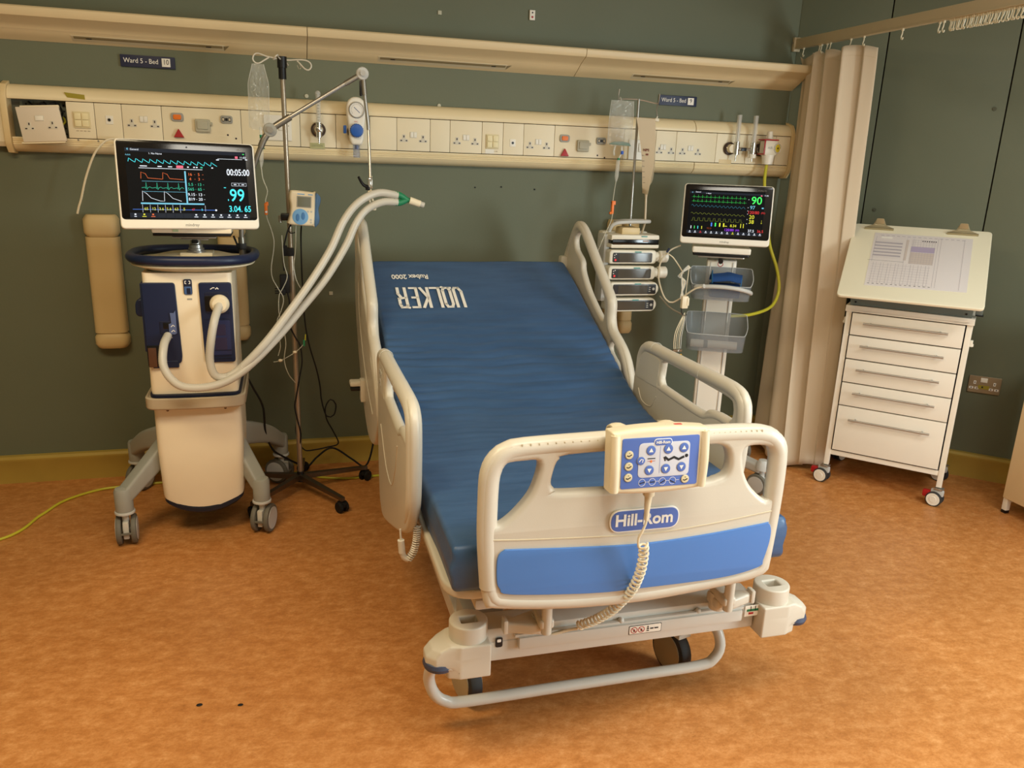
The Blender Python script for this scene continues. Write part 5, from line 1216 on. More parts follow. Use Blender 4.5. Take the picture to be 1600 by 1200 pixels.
for i in range(5):
    q = math.radians(-57+72*i); ex, ey = PX+.33*math.cos(q), PYY+.33*math.sin(q)
    if ey > 3.98: ey = 3.98
    mb = MB(); d = V((ex-PX, ey-PYY, 0)).normalized(); sdv = V((-d.y, d.x, 0))
    L_ = math.hypot(ex-PX, ey-PYY); M = T3(PX, PYY, 0) @ RZ(math.atan2(ey-PYY, ex-PX))
    vs = []
    for x_, z0, z1, w_ in ((.012, .066, .092, .013), (L_*.95, .060, .076, .011), (L_+.01, .056, .074, .010)): vs += [(x_, -w_, z0), (x_, w_, z0), (x_, w_, z1), (x_, -w_, z1)]
    fs = [(a+j, a+(j+1) % 4, a+4+(j+1) % 4, a+4+j) for a in (0, 4) for j in range(4)]+[(3, 2, 1, 0), (8, 9, 10, 11)]
    mb.add(vs, fs, mat('base_leg_bronze', (110, 96, 78), .35, metal=.8), M)
    l = obj('base_leg', mb, ds)
    mb = MB(); mb.cyl((ex, ey, .068), (ex, ey, .048), .008, BLACKM); mb.box((0, 0, .040), (.05, .020, .022), BLACKM, .006, M=M @ T3(L_, 0, 0) @ RZ(.6*i)); c = obj('caster', mb, l)
    for s in (-1, 1):
        mb = MB(); mb.lathe([(.001, -.008), (.022, -.008), (.026, -.005), (.026, .005), (.022, .008), (.001, .008)], BLACKM, M @ T3(L_, 0, .026) @ RZ(.6*i) @ T3(0, s*.016, 0) @ RX(PI/2)); obj('wheel', mb, c)
# pump clamped on the stand
fp = thing('syringe_feed_pump', 'small cream pump with grey display and round blue keypad, clamped to the left drip stand', 'pump', (.065, 3.68, 1.28))
PM = T3(.064, 3.672, 1.355) @ RZ(.12) @ RY(.06) @ RX(PI/2)
mb = MB(); mb.slab(sm([(-.055, -.07), (.045, -.072), (.052, -.065), (.052, .065), (.045, .072), (-.035, .075), (-.052, .068), (-.056, .04), (-.050, .01), (-.052, -.03), (-.058, -.055)], .006), .048, CREAM, PM, bev=.010, seg=4); c_ = obj('pump_case', mb, fp)
mb = MB(); mb.slab(rect(.062, .048, .003, .004, .030), .003, GREYP, PM @ T3(0, 0, .0245), bev=.0008); mb.slab(rect(.054, .040, .002, .004, .030), .002, mat('lcd_grey', (116, 118, 100), .3), PM @ T3(0, 0, .0262), bev=.0004); obj('display', mb, c_)
mb = MB(); kb = mat('keypad_blue', (116, 170, 216), .4); kd = mat('key_blue', (70, 124, 180), .35)
mb.slab(circ(.034, -.010, -.034, 36), .002, kb, PM @ T3(0, 0, .0246), bev=.0006)
for a in (.3, .3+PI): mb.slab([(-.010+.020*math.cos(a+.5*PI)*.0+.012*math.cos(a)+ .008*math.cos(t)*1.0, -.034+.012*math.sin(a)+.016*math.sin(t)) for t in [2*PI*i/20 for i in range(20)]], .003, kd, PM @ T3(0, 0, .026), bev=.001)
for a, b in ((.022, -.010), (.036, -.010), (.036, -.045), (.036, -.056)): mb.slab(circ(.0045, a, b, 12), .001, LGREY, PM @ T3(0, 0, .0246), bev=.0003)
mb.quad(-.01, .062, .03, .004, kb, PM, .0245); mb.quad(.03, .062, .02, .004, kb, PM, .0245); o = obj('keypad', mb, c_); o['label'] = 'round blue keypad'
mb = MB(); mb.slab(sm([(.052, -.068), (.070, -.066), (.076, -.04), (.070, 0), (.078, .035), (.074, .058), (.052, .062)], .006), .030, mat('blue_clear_door', (120, 160, 206), .15, trans=.55, ior=1.2), PM @ T3(0, 0, -.006), bev=.006); o = obj('tube_door', mb, fp); o['label'] = 'translucent blue side door'
mb = MB(); mb.box((-.005, 3.715, 1.315), (.045, .05, .03), BLACK, .006); mb.cyl((-.03, 3.72, 1.32), (-.03, 3.72, 1.29), .008, STEEL); obj('pole_clamp', mb, fp)
mb = MB(); mb.box((.006, 3.735, 1.160), (.036, .036, .038), BLACKM, .008); mb.box((-.015, 3.73, 1.165), (.02, .02, .046), BLACKM, .004); solo('pole_strap', mb, 'black strap wrapped round the left drip stand pole below the pump', 'strap')
mb = MB(); mb.box((-.022, 3.712, 1.02), (.044, .03, .085), BLACKM, .008); mb.box((-.035, 3.705, .985), (.03, .03, .03), BLACKM, .006)
for z in (.978, .988, 1.0): mb.box((-.055, 3.705, z), (.022, .012, .004), BLACKM, .001)
solo('plug_adapter', mb, 'black plug-in adapter hanging against the left drip stand pole', 'adapter')
mb = MB(); mb.tube([(.016,3.712,1.284),(-.002,3.70,1.25),(-.024,3.70,1.16),(-.022,3.70,1.08)], .0035, BLACKM, n=8); mb.tube([(-.012,3.70,.985),(-.005,3.70,.930),(-.015,3.70,.856),(.012,3.70,.78),(.034,3.70,.736),(.040,3.70,.66),(.026,3.70,.583),(.010,3.70,.50),(.0,3.71,.44),(.008,3.71,.38)], .0035, BLACKM, n=8)
mb.tube([(.008,3.71,.38),(.022,3.72,.30),(.012,3.73,.22)], .0035, BLACKM, n=8); mb.tube([(.0,3.70,1.262),(.012,3.70,1.245),(.035,3.705,1.25)], .0025, BLACKM, n=6)
solo('adapter_cable', mb, 'thin black cable running down the left drip stand from its pump', 'cable')
mb = MB(); mb.tube([(.060,3.72,1.283),(.056,3.76,1.22),(.055,3.79,1.052),(.060,3.80,.845),(.075,3.80,.723),(.107,3.82,.590),(.122,3.84,.50),(.128,3.85,.420),(.150,3.85,.340),(.185,3.85,.345),(.195,3.85,.40),(.170,3.85,.425),(.145,3.85,.385),(.150,3.86,.320),(.180,3.88,.250),(.205,3.90,.175),(.15,3.91,.155),(.09,3.91,.145),(.04,3.90,.15),(.01,3.90,.20),(.0,3.89,.27),(.012,3.88,.33)], .0034, BLACKM, n=8)
solo('trailing_cable', mb, 'black cable with a small loop hanging behind the left drip stand down to the skirting', 'cable')
# saline bag
BAGC = mat('clear_bag_film', (214, 214, 204), .05, alpha=.22, ior=1.5, spec=1.)
def drip_bag(root, c, w, h, th, lean, m, seedv, taper=.0, top=.7, nm='bag'):
    mb = MB(); nu, nv = 36, 60; vs = []; fs = []
    for side in (1, -1):
        for j in range(nv+1):
            for i in range(nu+1):
                u = i/nu*2-1; v = j/nv
                ww = w/2*(top+(1-top)*min(1, v*3.5))*(1-taper*v)*(1 if v < .9 else 1-.35*((v-.9)/.1)**2)
                x = c[0]+lean*v+u*ww; z = c[2]-h*v
                e = (1-u*u)**.5 if abs(u) < 1 else 0
                k = min(1, v*5+.15)*min(1, (1-v)*7+.05)
                y = c[1]+side*(-1)*th/2*e*k*(.45+.55*min(1, v*1.6))
                y += (.008*noise.noise(V((u*2.5+seedv, v*9, side)))+.0065*noise.noise(V((u*5, v*15+seedv, side)))+.003*noise.noise(V((u*10, v*30+seedv, side))))*k*(e > 0)
                vs.append((x, y, z))
    K = (nu+1)*(nv+1)
    for s in (0, 1):
        for j in range(nv):
            for i in range(nu): a = s*K+j*(nu+1)+i; fs.append((a, a+1, a+nu+2, a+nu+1))
    mb.add(vs, fs, m); bmesh.ops.remove_doubles(mb.bm, verts=mb.bm.verts[:], dist=.0002)
    o_ = obj(nm, mb, root, ang=3)
    # welded seams of the film, plus pale lines painted as glints on its creases
    m2 = MB(); cr = mat('film_seam_glint', (236, 234, 224), .15, alpha=.75)
    rnd = random.Random(int(seedv*10))
    for s_ in (-1, 1): m2.tube([(c[0]+lean*v+s_*w/2*(top+(1-top)*min(1, v*3.5))*(1-taper*v)*(1 if v < .9 else .97), c[1], c[2]-h*v) for v in (0, .1, .2, .3, .5, .7, .88, .97)], .0011, cr, n=5)
    for q in range(9):
        v = .12+.08*q; x = c[0]+lean*v+rnd.uniform(-.22, .22)*w; y = c[1]-th*.47-.003
        m2.tube([(x, y+.002, c[2]-h*v), (x+rnd.uniform(-.10, .10)*w, y, c[2]-h*(v+.03)), (x+rnd.uniform(-.16, .16)*w, y+.001, c[2]-h*(v+.055))], .0010, cr, n=5, rf=lambda t: .3+.9*math.sin(PI*t))
    obj('film_seam_and_glint', m2, o_)
    return o_
sb = thing('fluid_bag', 'long clear fluid bag hanging from the left drip stand, half full', 'drip bag', (-.10, 3.71, 1.67))
drip_bag(sb, (-.093, 3.712, 1.938), .082, .262, .034, -.006, BAGC, 1.3, top=.55)
mb = MB(); mb.cyl((-.094, 3.712, 1.688), (-.094, 3.712, 1.655), .006, CLEAR); mb.cyl((-.094, 3.712, 1.656), (-.094, 3.712, 1.640), .007, GREEN, r2=.005); o = obj('spike_port', mb, sb)
mb = MB(); mb.cyl((-.094, 3.71, 1.640), (-.097, 3.70, 1.550), .0095, CLEAR); mb.lathe([(.009, -.002), (.015, -.001), (.015, .002), (.009, .003)], GREEN, T3(-.095, 3.705, 1.600)); mb.cyl((-.097, 3.70, 1.55), (-.099, 3.70, 1.520), .0095, CLEAR, r2=.003); obj('drip_chamber', mb, sb)
gl = thing('giving_set_line', 'thin clear drip line with an orange clamp, trailing down beside the left drip stand', 'drip line', (-.09, 3.69, .9))
mb = MB(); mb.tube([(-.099,3.70,1.522),(-.094,3.70,1.474),(-.078,3.70,1.425),(-.088,3.69,1.385),(-.086,3.68,1.345),(-.085,3.68,1.313),(-.060,3.67,1.215),(-.076,3.66,1.10),(-.072,3.66,1.05),(-.050,3.66,1.005),(-.030,3.66,.960),(-.045,3.66,.900),(-.062,3.66,.860),(-.058,3.66,.80),(-.052,3.66,.745),(-.064,3.66,.70)], .0021, TUBEC, n=8)
mb.tube([(-.026,3.66,1.24),(-.022,3.66,1.12),(-.010,3.66,1.06),(-.03,3.66,1.01),(-.048,3.66,.975),(-.052,3.66,.90),(-.038,3.66,.83),(-.028,3.66,.76),(-.038,3.66,.68),(-.022,3.67,.61),(.006,3.70,.560)], .0021, TUBEC, n=8)
mb.tube([(.035,3.69,1.28),(.030,3.69,1.18),(.020,3.70,1.10),(.028,3.70,1.04),(.045,3.71,1.0)], .0021, TUBEC, n=8)
obj('line', mb, gl)
mb = MB(); mb.box((-.087, 3.677, 1.350), (.013, .018, .050), ORANGE, .003, M=None); mb.box((-.082, 3.677, 1.372), (.012, .012, .016), ORANGE, .003); mb.cyl((-.086, 3.665, 1.338), (-.086, 3.668, 1.338), .005, WTXT, n=12); o = obj('roller_clamp', mb, gl); o['label'] = 'orange roller clamp'
mb = MB(); mb.tube([(-.085,3.66,.672),(-.060,3.66,.676),(-.02,3.68,.690),(.012,3.69,.708),(.030,3.69,.722),(.048,3.69,.742)], .0018, TUBEC, n=6)
for p in ((-.055, 3.66, .678), (.010, 3.69, .708)): mb.ball(p, .009, CREAM, (1.1, .8, .8))
mb.box((.052, 3.69, .750), (.009, .009, .030), GREEN, .003); mb.cyl((.057, 3.69, .762), (.060, 3.69, .79), .0025, YELLOW); obj('y_port', mb, gl)
# ------------------------------------------------------------ infusion pump rack on the wall pole
pk = thing('pump_docking_rack', 'cream pump docking rack with top handle and drip pole, holding the infusion pumps', 'docking rack', (1.68, 3.95, .93))
RK = mat('rack_cream', (226, 220, 200), .38)
mb = MB(); mb.box((1.665, 3.87, 1.08), (.25, .06, .36), RK, .01); mb.box((1.72, 3.95, 1.10), (.06, .13, .10), RK, .008); mb.box((1.545, 3.83, 1.08), (.03, .10, .34), LGREY, .008)
for z in (1.20, 1.0): mb.box((1.536, 3.79, z), (.006, .004, .006), E_G)
obj('rack_body', mb, pk)
mb = MB(); mb.box((1.675, 3.80, 1.238), (.262, .15, .030), RK, .012); mb.box((1.675, 3.80, 1.196), (.262, .15, .022), RK, .010); mb.box((1.677, 3.80, 1.217), (.250, .148, .030), GLASSB, .004); mb.box((1.73, 3.7245, 1.222), (.03, .001, .006), mat('dull_amber', (150, 110, 80), .5)); mb.box((1.72, 3.73, 1.245), (.03, .02, .004), mat('teal_mark', (70, 150, 140), .5)); obj('rack_head', mb, pk)
mb = MB(); mb.box((1.66, 3.80, 1.268), (.10, .09, .036), mat('handle_post_cream', (214, 190, 140), .4), .010); obj('handle_block', mb, pk)
mb = MB(); mb.tube([(1.560, 3.80, 1.262), (1.566, 3.785, 1.290), (1.590, 3.775, 1.306), (1.66, 3.772, 1.312), (1.75, 3.775, 1.314), (1.775, 3.80, 1.314), (1.76, 3.83, 1.314), (1.66, 3.84, 1.312), (1.60, 3.84, 1.306)], .0095, LGREY, n=12, flat=1.); mb.box((1.675, 3.806, 1.312), (.17, .05, .010), LGREY, .004); obj('carry_handle', mb, pk)
mb = MB(); mb.tube([(1.693, 3.85, 1.15), (1.693, 3.85, 1.31), (1.690, 3.85, 1.90)], .0065, STEEL, smooth=False)
mb.tube([(1.58, 3.84, 1.94), (1.578, 3.84, 1.890), (1.600, 3.845, 1.896), (1.69, 3.85, 1.898), (1.78, 3.845, 1.885), (1.792, 3.84, 1.892), (1.795, 3.84, 1.93)], .003, STEEL, n=8); mb.tube([(1.792, 3.84, 1.89), (1.785, 3.83, 1.875), (1.775, 3.82, 1.85), (1.778, 3.81, 1.82)], .0025, STEEL, n=8)
obj('drip_pole', mb, pk)
def inf_pump(z, kind, label, dx=0.):
    t = thing('infusion_pump', label, 'infusion pump', (1.675+dx, 3.76, z-.036), group='infusion pumps docked in the rack')
    mb = MB(); M = FR(1.672+dx, 3.762, z)
    if kind == 'knob': mb.slab(rp([(-.132, -.034), (.115, -.034), (.125, -.022), (.125, .022), (.115, .034), (-.122, .036), (-.132, .024)], .012), .10, RK, M @ T3(0, 0, -.012), bev=.008)
    else: mb.slab(rp([(-.128, -.034), (.120, -.034), (.138, -.012), (.138, .012), (.120, .034), (-.128, .034)], .014), .10, RK, M @ T3(0, 0, -.012), bev=.006)
    c = obj('pump_case', mb, t)
    mb = MB()
    if kind == 'knob':
        mb.slab(rect(.214, .048, .008, -.008, -.002, 6), .004, mat('pump_face', (46, 44, 44), .25), M @ T3(0, 0, .038), bev=.001); mb.slab(rect(.174, .042, .001, .006, -.002, 6), .002, mat('pump_screen', (78, 72, 62), .15), M @ T3(0, 0, .0402), bev=.0004)
        for a, b in ((-.106, .010), (-.098, .014), (-.106, -.002)): mb.slab(circ(.0025, a, b, 10), .001, WTXT, M @ T3(0, 0, .0405), bev=.0002)
        mb.slab(circ(.0055, -.100, -.014, 14), .0015, E_R, M @ T3(0, 0, .0405), bev=.0004)
    else:
        mb.slab(rect(.236, .050, .008, .004, -.001, 6), .004, mat('pump_face', (0, 0, 0)), M @ T3(0, 0, .038), bev=.001); mb.slab(rect(.160, .042, .001, -.006, -.001, 6), .002, mat('pump_screen', (0, 0, 0)), M @ T3(0, 0, .0402), bev=.0004)
        mb.slab(circ(.007, .108, .0, 16), .0015, LGREY, M @ T3(0, 0, .0405), bev=.0004)
        for b in (-.012, -.002, .008): mb.box((.087, b, .0405), (.010, .005, .001), GREYP, M=M)
    mb.box((.02, .026, .0405), (.035, .005, .001), mat('teal_mark', (0, 0, 0)), M=M)
    o = obj('front_screen', mb, c); o['label'] = 'dark glossy pump face'
    if kind == 'knob':
        mb = MB(); mb.cyl(M @ V((.115, 0, .01)), M @ V((.140, 0, .01)), .024, RK, n=28); mb.cyl(M @ V((.140, 0, .01)), M @ V((.150, 0, .01)), .016, RK); obj('plunger_drive', mb, t)
        mb = MB(); a, b = M @ V((.148, 0, .01)), M @ V((.193, 0, .01)); d = (b-a).normalized()
        mb.cyl(a, a+d*.003, .026, WHITE, r2=.030, n=32); mb.cyl(a+d*.003, b-d*.003, .030, WHITE, n=32); mb.cyl(b-d*.003, b, .030, WHITE, r2=.027, n=32); obj('plunger_head', mb, t)
inf_pump(1.142, 'knob', 'topmost of the four stacked infusion pumps, with a round white syringe head')
inf_pump(1.062, 'knob', 'second infusion pump from the top, with a round white syringe head')
inf_pump(.981, 'flat', 'third infusion pump from the top, with flat rounded end', .012)
inf_pump(.899, 'flat', 'lowest of the four stacked infusion pumps', .006)
b2 = thing('fluid_bag', 'short wide clear fluid bag hanging from the pump rack pole, left of the brown bag', 'drip bag', (1.585, 3.80, 1.67))
drip_bag(b2, (1.585, 3.80, 1.885), .124, .21, .034, -.004, BAGC, 7.7, top=.92)
mb = MB(); mb.tube([(1.578, 3.80, 1.885), (1.578, 3.815, 1.90), (1.579, 3.83, 1.897)], .003, CLEAR); mb.slab(rp([(-.060, 0), (.060, -.006), (.050, .008), (.02, .014), (-.03, .013)], .004), .003, mat('bag_edge_green', (96, 120, 100), .4), FR(1.583, 3.795, 1.682) @ T3(0, 0, 0), bev=.001); obj('hanging_tab', mb, b2)
mb = MB(); mb.cyl((1.596, 3.80, 1.672), (1.598, 3.80, 1.650), .006, CLEAR); mb.cyl((1.600, 3.80, 1.652), (1.600, 3.80, 1.636), .0075, mat('port_blue', (40, 90, 190), .4)); mb.tube([(1.562, 3.80, 1.675), (1.556, 3.80, 1.65), (1.560, 3.80, 1.63)], .005, CLEAR); obj('spike_port', mb, b2)
mb = MB(); mb.cyl((1.584, 3.80, 1.618), (1.583, 3.80, 1.607), .006, GREEN); mb.cyl((1.583, 3.80, 1.608), (1.577, 3.795, 1.530), .010, CLEAR); mb.cyl((1.577, 3.795, 1.53), (1.574, 3.79, 1.505), .010, CLEAR, r2=.003); mb.cyl((1.596, 3.80, 1.638), (1.584, 3.80, 1.615), .004, CLEAR); obj('drip_chamber', mb, b2)
l2 = thing('giving_set_line', 'drip line with an orange clamp, running from the wide clear bag to the pump rack', 'drip line', (1.52, 3.74, 1.2))
mb = MB(); mb.tube([(1.574,3.79,1.507),(1.560,3.77,1.46),(1.549,3.75,1.414),(1.546,3.74,1.345),(1.530,3.72,1.310),(1.500,3.70,1.262),(1.478,3.70,1.205),(1.47,3.72,1.16)], .0022, TUBEC, n=8); obj('line', mb, l2)
mb = MB(); mb.box((1.547, 3.748, 1.382), (.012, .016, .062), ORANGE, .003); mb.box((1.551, 3.748, 1.405), (.020, .014, .020), ORANGE, .003); mb.box((1.542, 3.748, 1.356), (.018, .012, .012), ORANGE, .003); o = obj('roller_clamp', mb, l2); o['label'] = 'orange roller clamp'
# feed bag
FEED = mat('feed_bag_beige', (214, 196, 164), .35, trans=.12, bump=.3, bscale=30)
b3 = thing('feed_bag', 'narrow beige printed feed bag hanging edge-on from the right hook of the pump rack pole', 'feed bag', (1.75, 3.82, 1.46))
mb = MB(); nv = 22; vs = []; fs = []
for j in range(nv+1):
    v = j/nv; z = 1.812-.36*v
    wl = (.074*(1-v)**.75+.016); xr = 1.752+.012*math.sin(v*3)-.010*v
    wr = .030+.022*min(1, v*1.4)-.030*max(0, v-.85)/.15
    vs += [(xr-wl, 3.80-.012*math.sin(v*PI), z), (xr, 3.775-.008*math.sin(v*PI), z-.004), (xr+wr*.9, 3.84+.01*v+.004*noise.noise(V((v*8, 0, 0))), z+.012*math.sin(v*9)*.3), (xr+.006, 3.835, z), (xr-wl*.5, 3.825, z)]
for j in range(nv):
    for i in range(5): fs.append((j*5+i, j*5+(i+1) % 5, (j+1)*5+(i+1) % 5, (j+1)*5+i))
fs += [tuple(range(5)), tuple(nv*5+i for i in range(5))]
mb.add(vs, fs, FEED); o = obj('bag', mb, b3, ang=1.1)
mb = MB(); mb.tube([(1.778, 3.81, 1.822), (1.770, 3.808, 1.80)], .003, WHITE); mb.box((1.768, 3.808, 1.805), (.022, .04, .014), mat('bag_header_white', (220, 210, 184), .4), .003); obj('hanging_tab', mb, b3)
mb = MB(); FM_ = T3(1.712, 3.781, 1.64) @ RZ(-.25) @ RX(PI/2)
mb.text('NPS', .017, mat('feed_print', (120, 60, 40), .6), FM_ @ T3(.006, .02, .002), ext=.0002, bold=.0004); mb.quad(.012, .0, .012, .008, mat('feed_print', (0, 0, 0)), FM_, .002)
for i in range(6): mb.quad(-.008+.003*i, -.005-.026*i, .012, .0014, BTXT, FM_, .0018)
obj('printing', mb, b3)
mb = MB(); mb.tube([(1.745,3.80,1.458),(1.742,3.79,1.43),(1.747,3.79,1.318),(1.750,3.80,1.30),(1.750,3.83,1.24)], .0055, FEED, n=10); mb.cyl((1.744, 3.80, 1.470), (1.742, 3.79, 1.435), .010, FEED, r2=.006); obj('outlet_tube', mb, b3)

# ------------------------------------------------------------ right monitor on its column cart
YW2 = math.radians(-26.7)
mc2 = thing('patient_monitor_cart', 'white column cart with a patient monitor and two clear baskets, beside the curtain', 'monitor cart', (2.13, 3.62, 0))
CM2 = T3(2.13, 3.66, 0) @ RZ(YW2)
mb = MB(); mb.slab(rp([(-.073, -.035), (.073, -.035), (.073, .035), (-.073, .035)], .012), .96, WHITE, CM2 @ T3(0, 0, .66), bev=.003)
for s in (-1, 1): mb.box((s*.0555, -.037, .66), (.004, .006, .94), LGREY, .001, M=CM2)
mb.cyl(CM2 @ V((.0, -.036, .52)), CM2 @ V((.0, -.0375, .52)), .002, GREYP, n=8)
obj('column', mb, mc2)
mb = MB()
for s in (-1, 1):
    mb.slab(rp([(s*.02, -.03), (s*.27, -.30), (s*.31, -.27), (s*.08, .03)] if s < 0 else [(s*.02, -.03), (s*.08, .03), (s*.31, -.27), (s*.27, -.30)], .02), .05, LGREY, CM2 @ T3(0, 0, .135), bev=.012)
    mb.slab(rp([(s*.02, .03), (s*.22, .22), (s*.25, .19), (s*.08, -.03)] if s > 0 else [(s*.02, .03), (s*.08, -.03), (s*.25, .19), (s*.22, .22)], .02), .05, LGREY, CM2 @ T3(0, 0, .135), bev=.012)
mb.slab(rp([(-.12, -.10), (.12, -.10), (.12, .10), (-.12, .10)], .04), .07, LGREY, CM2 @ T3(0, 0, .145), bev=.015)
bs = obj('cart_base', mb, mc2)
for a, b, q in ((.290, -.285, .5), (-.290, -.285, .2), (.235, .205, 0), (-.235, .205, 1)):
    p = CM2 @ V((a, b, 0)); mb = MB(); mb.lathe([(.001, 0), (.036, 0), (.034, .03), (.022, .05), (.001, .052)], LGREY, T3(p.x, p.y, .135)); obj('caster_cap', mb, bs)
    twin_caster(mc2, p.x, p.y, .14, .055, .020, q, forkm=LGREY, gap=.013)
DD = lambda x, y, z: CM2 @ V((x, y, z))
mb = MB(); mb.slab(rect(.285, .14, .01), .030, WHITE, CM2 @ T3(-.012, -.02, 1.192), bev=.006); mb.slab(rect(.275, .13, .01), .014, BLACK, CM2 @ T3(-.012, -.02, 1.170), bev=.003); mb.slab(rect(.23, .11, .01), .010, STEEL, CM2 @ T3(-.01, -.02, 1.158), bev=.003)
mb.cyl(DD(-.01, -.055, 1.142), DD(-.01, -.085, 1.138), .012, BLACK); mb.tube([DD(-.01+.012*math.cos(q), -.08, 1.125+.012*math.sin(q)) for q in [2*PI*i/12 for i in range(12)]], .0018, RED, n=6, closed=True)
obj('monitor_mount', mb, mc2)
def draw2(mb, S, w, h):
    X = lambda u: (u-.5)*w; Y = lambda v: (.5-v)*h
    mb.quad(-.006, Y(.50), w*.865, h*.80, E_BG, S, 0)
    mb.quad(-.006, Y(.155), w*.865, h*.035, E_K, S, .0003)
    mb.text('e', .012, E_LB, S @ T3(X(.085), Y(.15), .0006), ext=.0001); mb.text('General', .008, E_W, S @ T3(X(.15), Y(.145), .0006), ext=.0001); mb.text('1. Adult', .008, E_W, S @ T3(X(.27), Y(.165), .0006), ext=.0001); mb.quad(X(.875), Y(.17), .007, .006, E_PK, S, .0006); mb.text('11:00', .009, E_W, S @ T3(X(.93), Y(.165), .0006), ext=.0001)
    for v in (.225, .305): mb.ribbon(cardio(13, X(.085), X(.715), Y(v+.015), .011, 'ecg', -.0), .0006, E_G, S, .0006)
    mb.ribbon(cardio(14, X(.085), X(.715), Y(.40), .005, 'sin', -.01), .0012, em('screen_dimcyan', (70, 150, 170), .7), S, .0006)
    mb.ribbon(cardio(13, X(.085), X(.715), Y(.545), .004, 'sin', -.01), .0012, em('screen_dimyellow', (150, 160, 60), .7), S, .0006)
    mb.ribbon(cardio(10, X(.095), X(.69), Y(.685), .014, 'cap'), .0012, em('screen_dimyellow', (0, 0, 0)), S, .0006)
    mb.text('90', .052, E_G, S @ T3(X(.825), Y(.27), .0006), ext=.0001, bold=.0005); mb.text('97', .025, E_LB, S @ T3(X(.785), Y(.40), .0006), ext=.0001); mb.quad(X(.90), Y(.40), .009, .006, E_LB, S, .0006)
    mb.text('120/80', .020, E_R, S @ T3(X(.80), Y(.49), .0006), ext=.0001); mb.text('(93)', .012, E_R, S @ T3(X(.91), Y(.49), .0006), ext=.0001)
    mb.text('20', .026, E_Y, S @ T3(X(.785), Y(.575), .0006), ext=.0001); mb.text('38', .026, E_Y, S @ T3(X(.785), Y(.665), .0006), ext=.0001); mb.text('1\n0', .010, E_Y, S @ T3(X(.90), Y(.66), .0006), ext=.0001)
    for v in (.25, .40, .46, .52, .62, .70): mb.quad(X(.735), Y(v), .0025, .003, E_W, S, .0006)
    for a, m in ((.10, E_W), (.14, E_G), (.18, E_C), (.225, E_Y)): mb.quad(X(a), Y(.81), .003, .014, m, S, .0006)
    for a, m in ((.335, E_B), (.38, E_G), (.43, E_Y), (.475, E_Y)): mb.quad(X(a), Y(.745), .006, .018, m, S, .0006)
    mb.text('8.34', .018, E_Y, S @ T3(X(.585), Y(.755), .0006), ext=.0001); mb.quad(X(.50), Y(.765), .012, .0025, E_Y, S, .0006)
    for a in (.67, .70): mb.quad(X(a), Y(.745), .003, .020, E_Y, S, .0006)
    mb.text('93.0', .013, em('screen_dimred', (150, 60, 20), .8), S @ T3(X(.31), Y(.82), .0006), ext=.0001); mb.text('120/80', .017, E_P, S @ T3(X(.54), Y(.835), .0006), ext=.0001); mb.text('(93)', .012, E_P, S @ T3(X(.635), Y(.835), .0006), ext=.0001)
    mb.text('37.5', .018, E_W, S @ T3(X(.79), Y(.835), .0006), ext=.0001); mb.text('36.5', .018, E_R, S @ T3(X(.895), Y(.835), .0006), ext=.0001)
    mb.quad(-.006, Y(.895), w*.865, h*.055, E_K, S, .0003)
    for i in range(14): a = .09+i*.062; m = E_Y if i == 8 else (E_R if i == 2 else E_W); mb.quad(X(a), Y(.885), .005, .004, m, S, .0006); mb.quad(X(a), Y(.908), .011, .002, m, S, .0006)
MM2, cs2 = monitor(mc2, (2.095, 3.60, 1.367), math.radians(-11.8), YW2, 0, .431, .294, draw2)
mb = MB(); mb.text('mindray', .014, GREYP, MM2 @ T3(0, -.134, .0012), bold=.0003); mb.text('BeneVision N17', .006, GREYP, MM2 @ T3(.16, .123, .0030)); obj('maker_name', mb, cs2)
def basket(zt, zb):
    mb = MB(); n = 40; rings = []
    def ring(k, z, inner=0, cut=False):
        out = []
        for i in range(n):
            q = 2*PI*i/n; c, s = math.cos(q), math.sin(q)
            x = (.152*k-inner)*math.copysign(abs(c)**.45, c); y = -.115+(.080*k-inner)*math.copysign(abs(s)**.45, s)
            zz = z
            if cut: f = max(0, min(1, (-s+.35)/.9)); zz = z-(zt-zb)*.50*f
            out.append(DD(x, y, zz))
        return out
    vs = ring(.90, zb+.004)+ring(.93, zb)+ring(1.0, zt, 0, True)+ring(1.0, zt, .003, True)+ring(.93, zb+.004, .003)
    fs = []
    for r_ in range(4):
        for j in range(n): fs.append((r_*n+j, r_*n+(j+1) % n, (r_+1)*n+(j+1) % n, (r_+1)*n+j))
    fs += [tuple(range(n-1, -1, -1)), tuple(4*n+j for j in range(n))]
    mb.add(vs, fs, SMOKE); o = obj('basket', mb, mc2); o['label'] = 'smoked clear plastic basket'
    mb = MB(); mb.tube([DD(x, y, z) for x, y, z in [(-.152, -.08, zt-.012), (-.155, -.10, zt-.05), (-.15, -.14, zt-.085)]], .0018, DGREY, n=6); obj('basket_edge', mb, o)
    mb = MB(); mb.tube(ring(1.004, zt, 0, True), .0016, mat('basket_rim', (196, 198, 196), .3), n=6, smooth=False, closed=True); obj('basket_rim', mb, o)
basket(1.105, .958); basket(.872, .698)
mb = MB()
for s in (-1, 1): pass
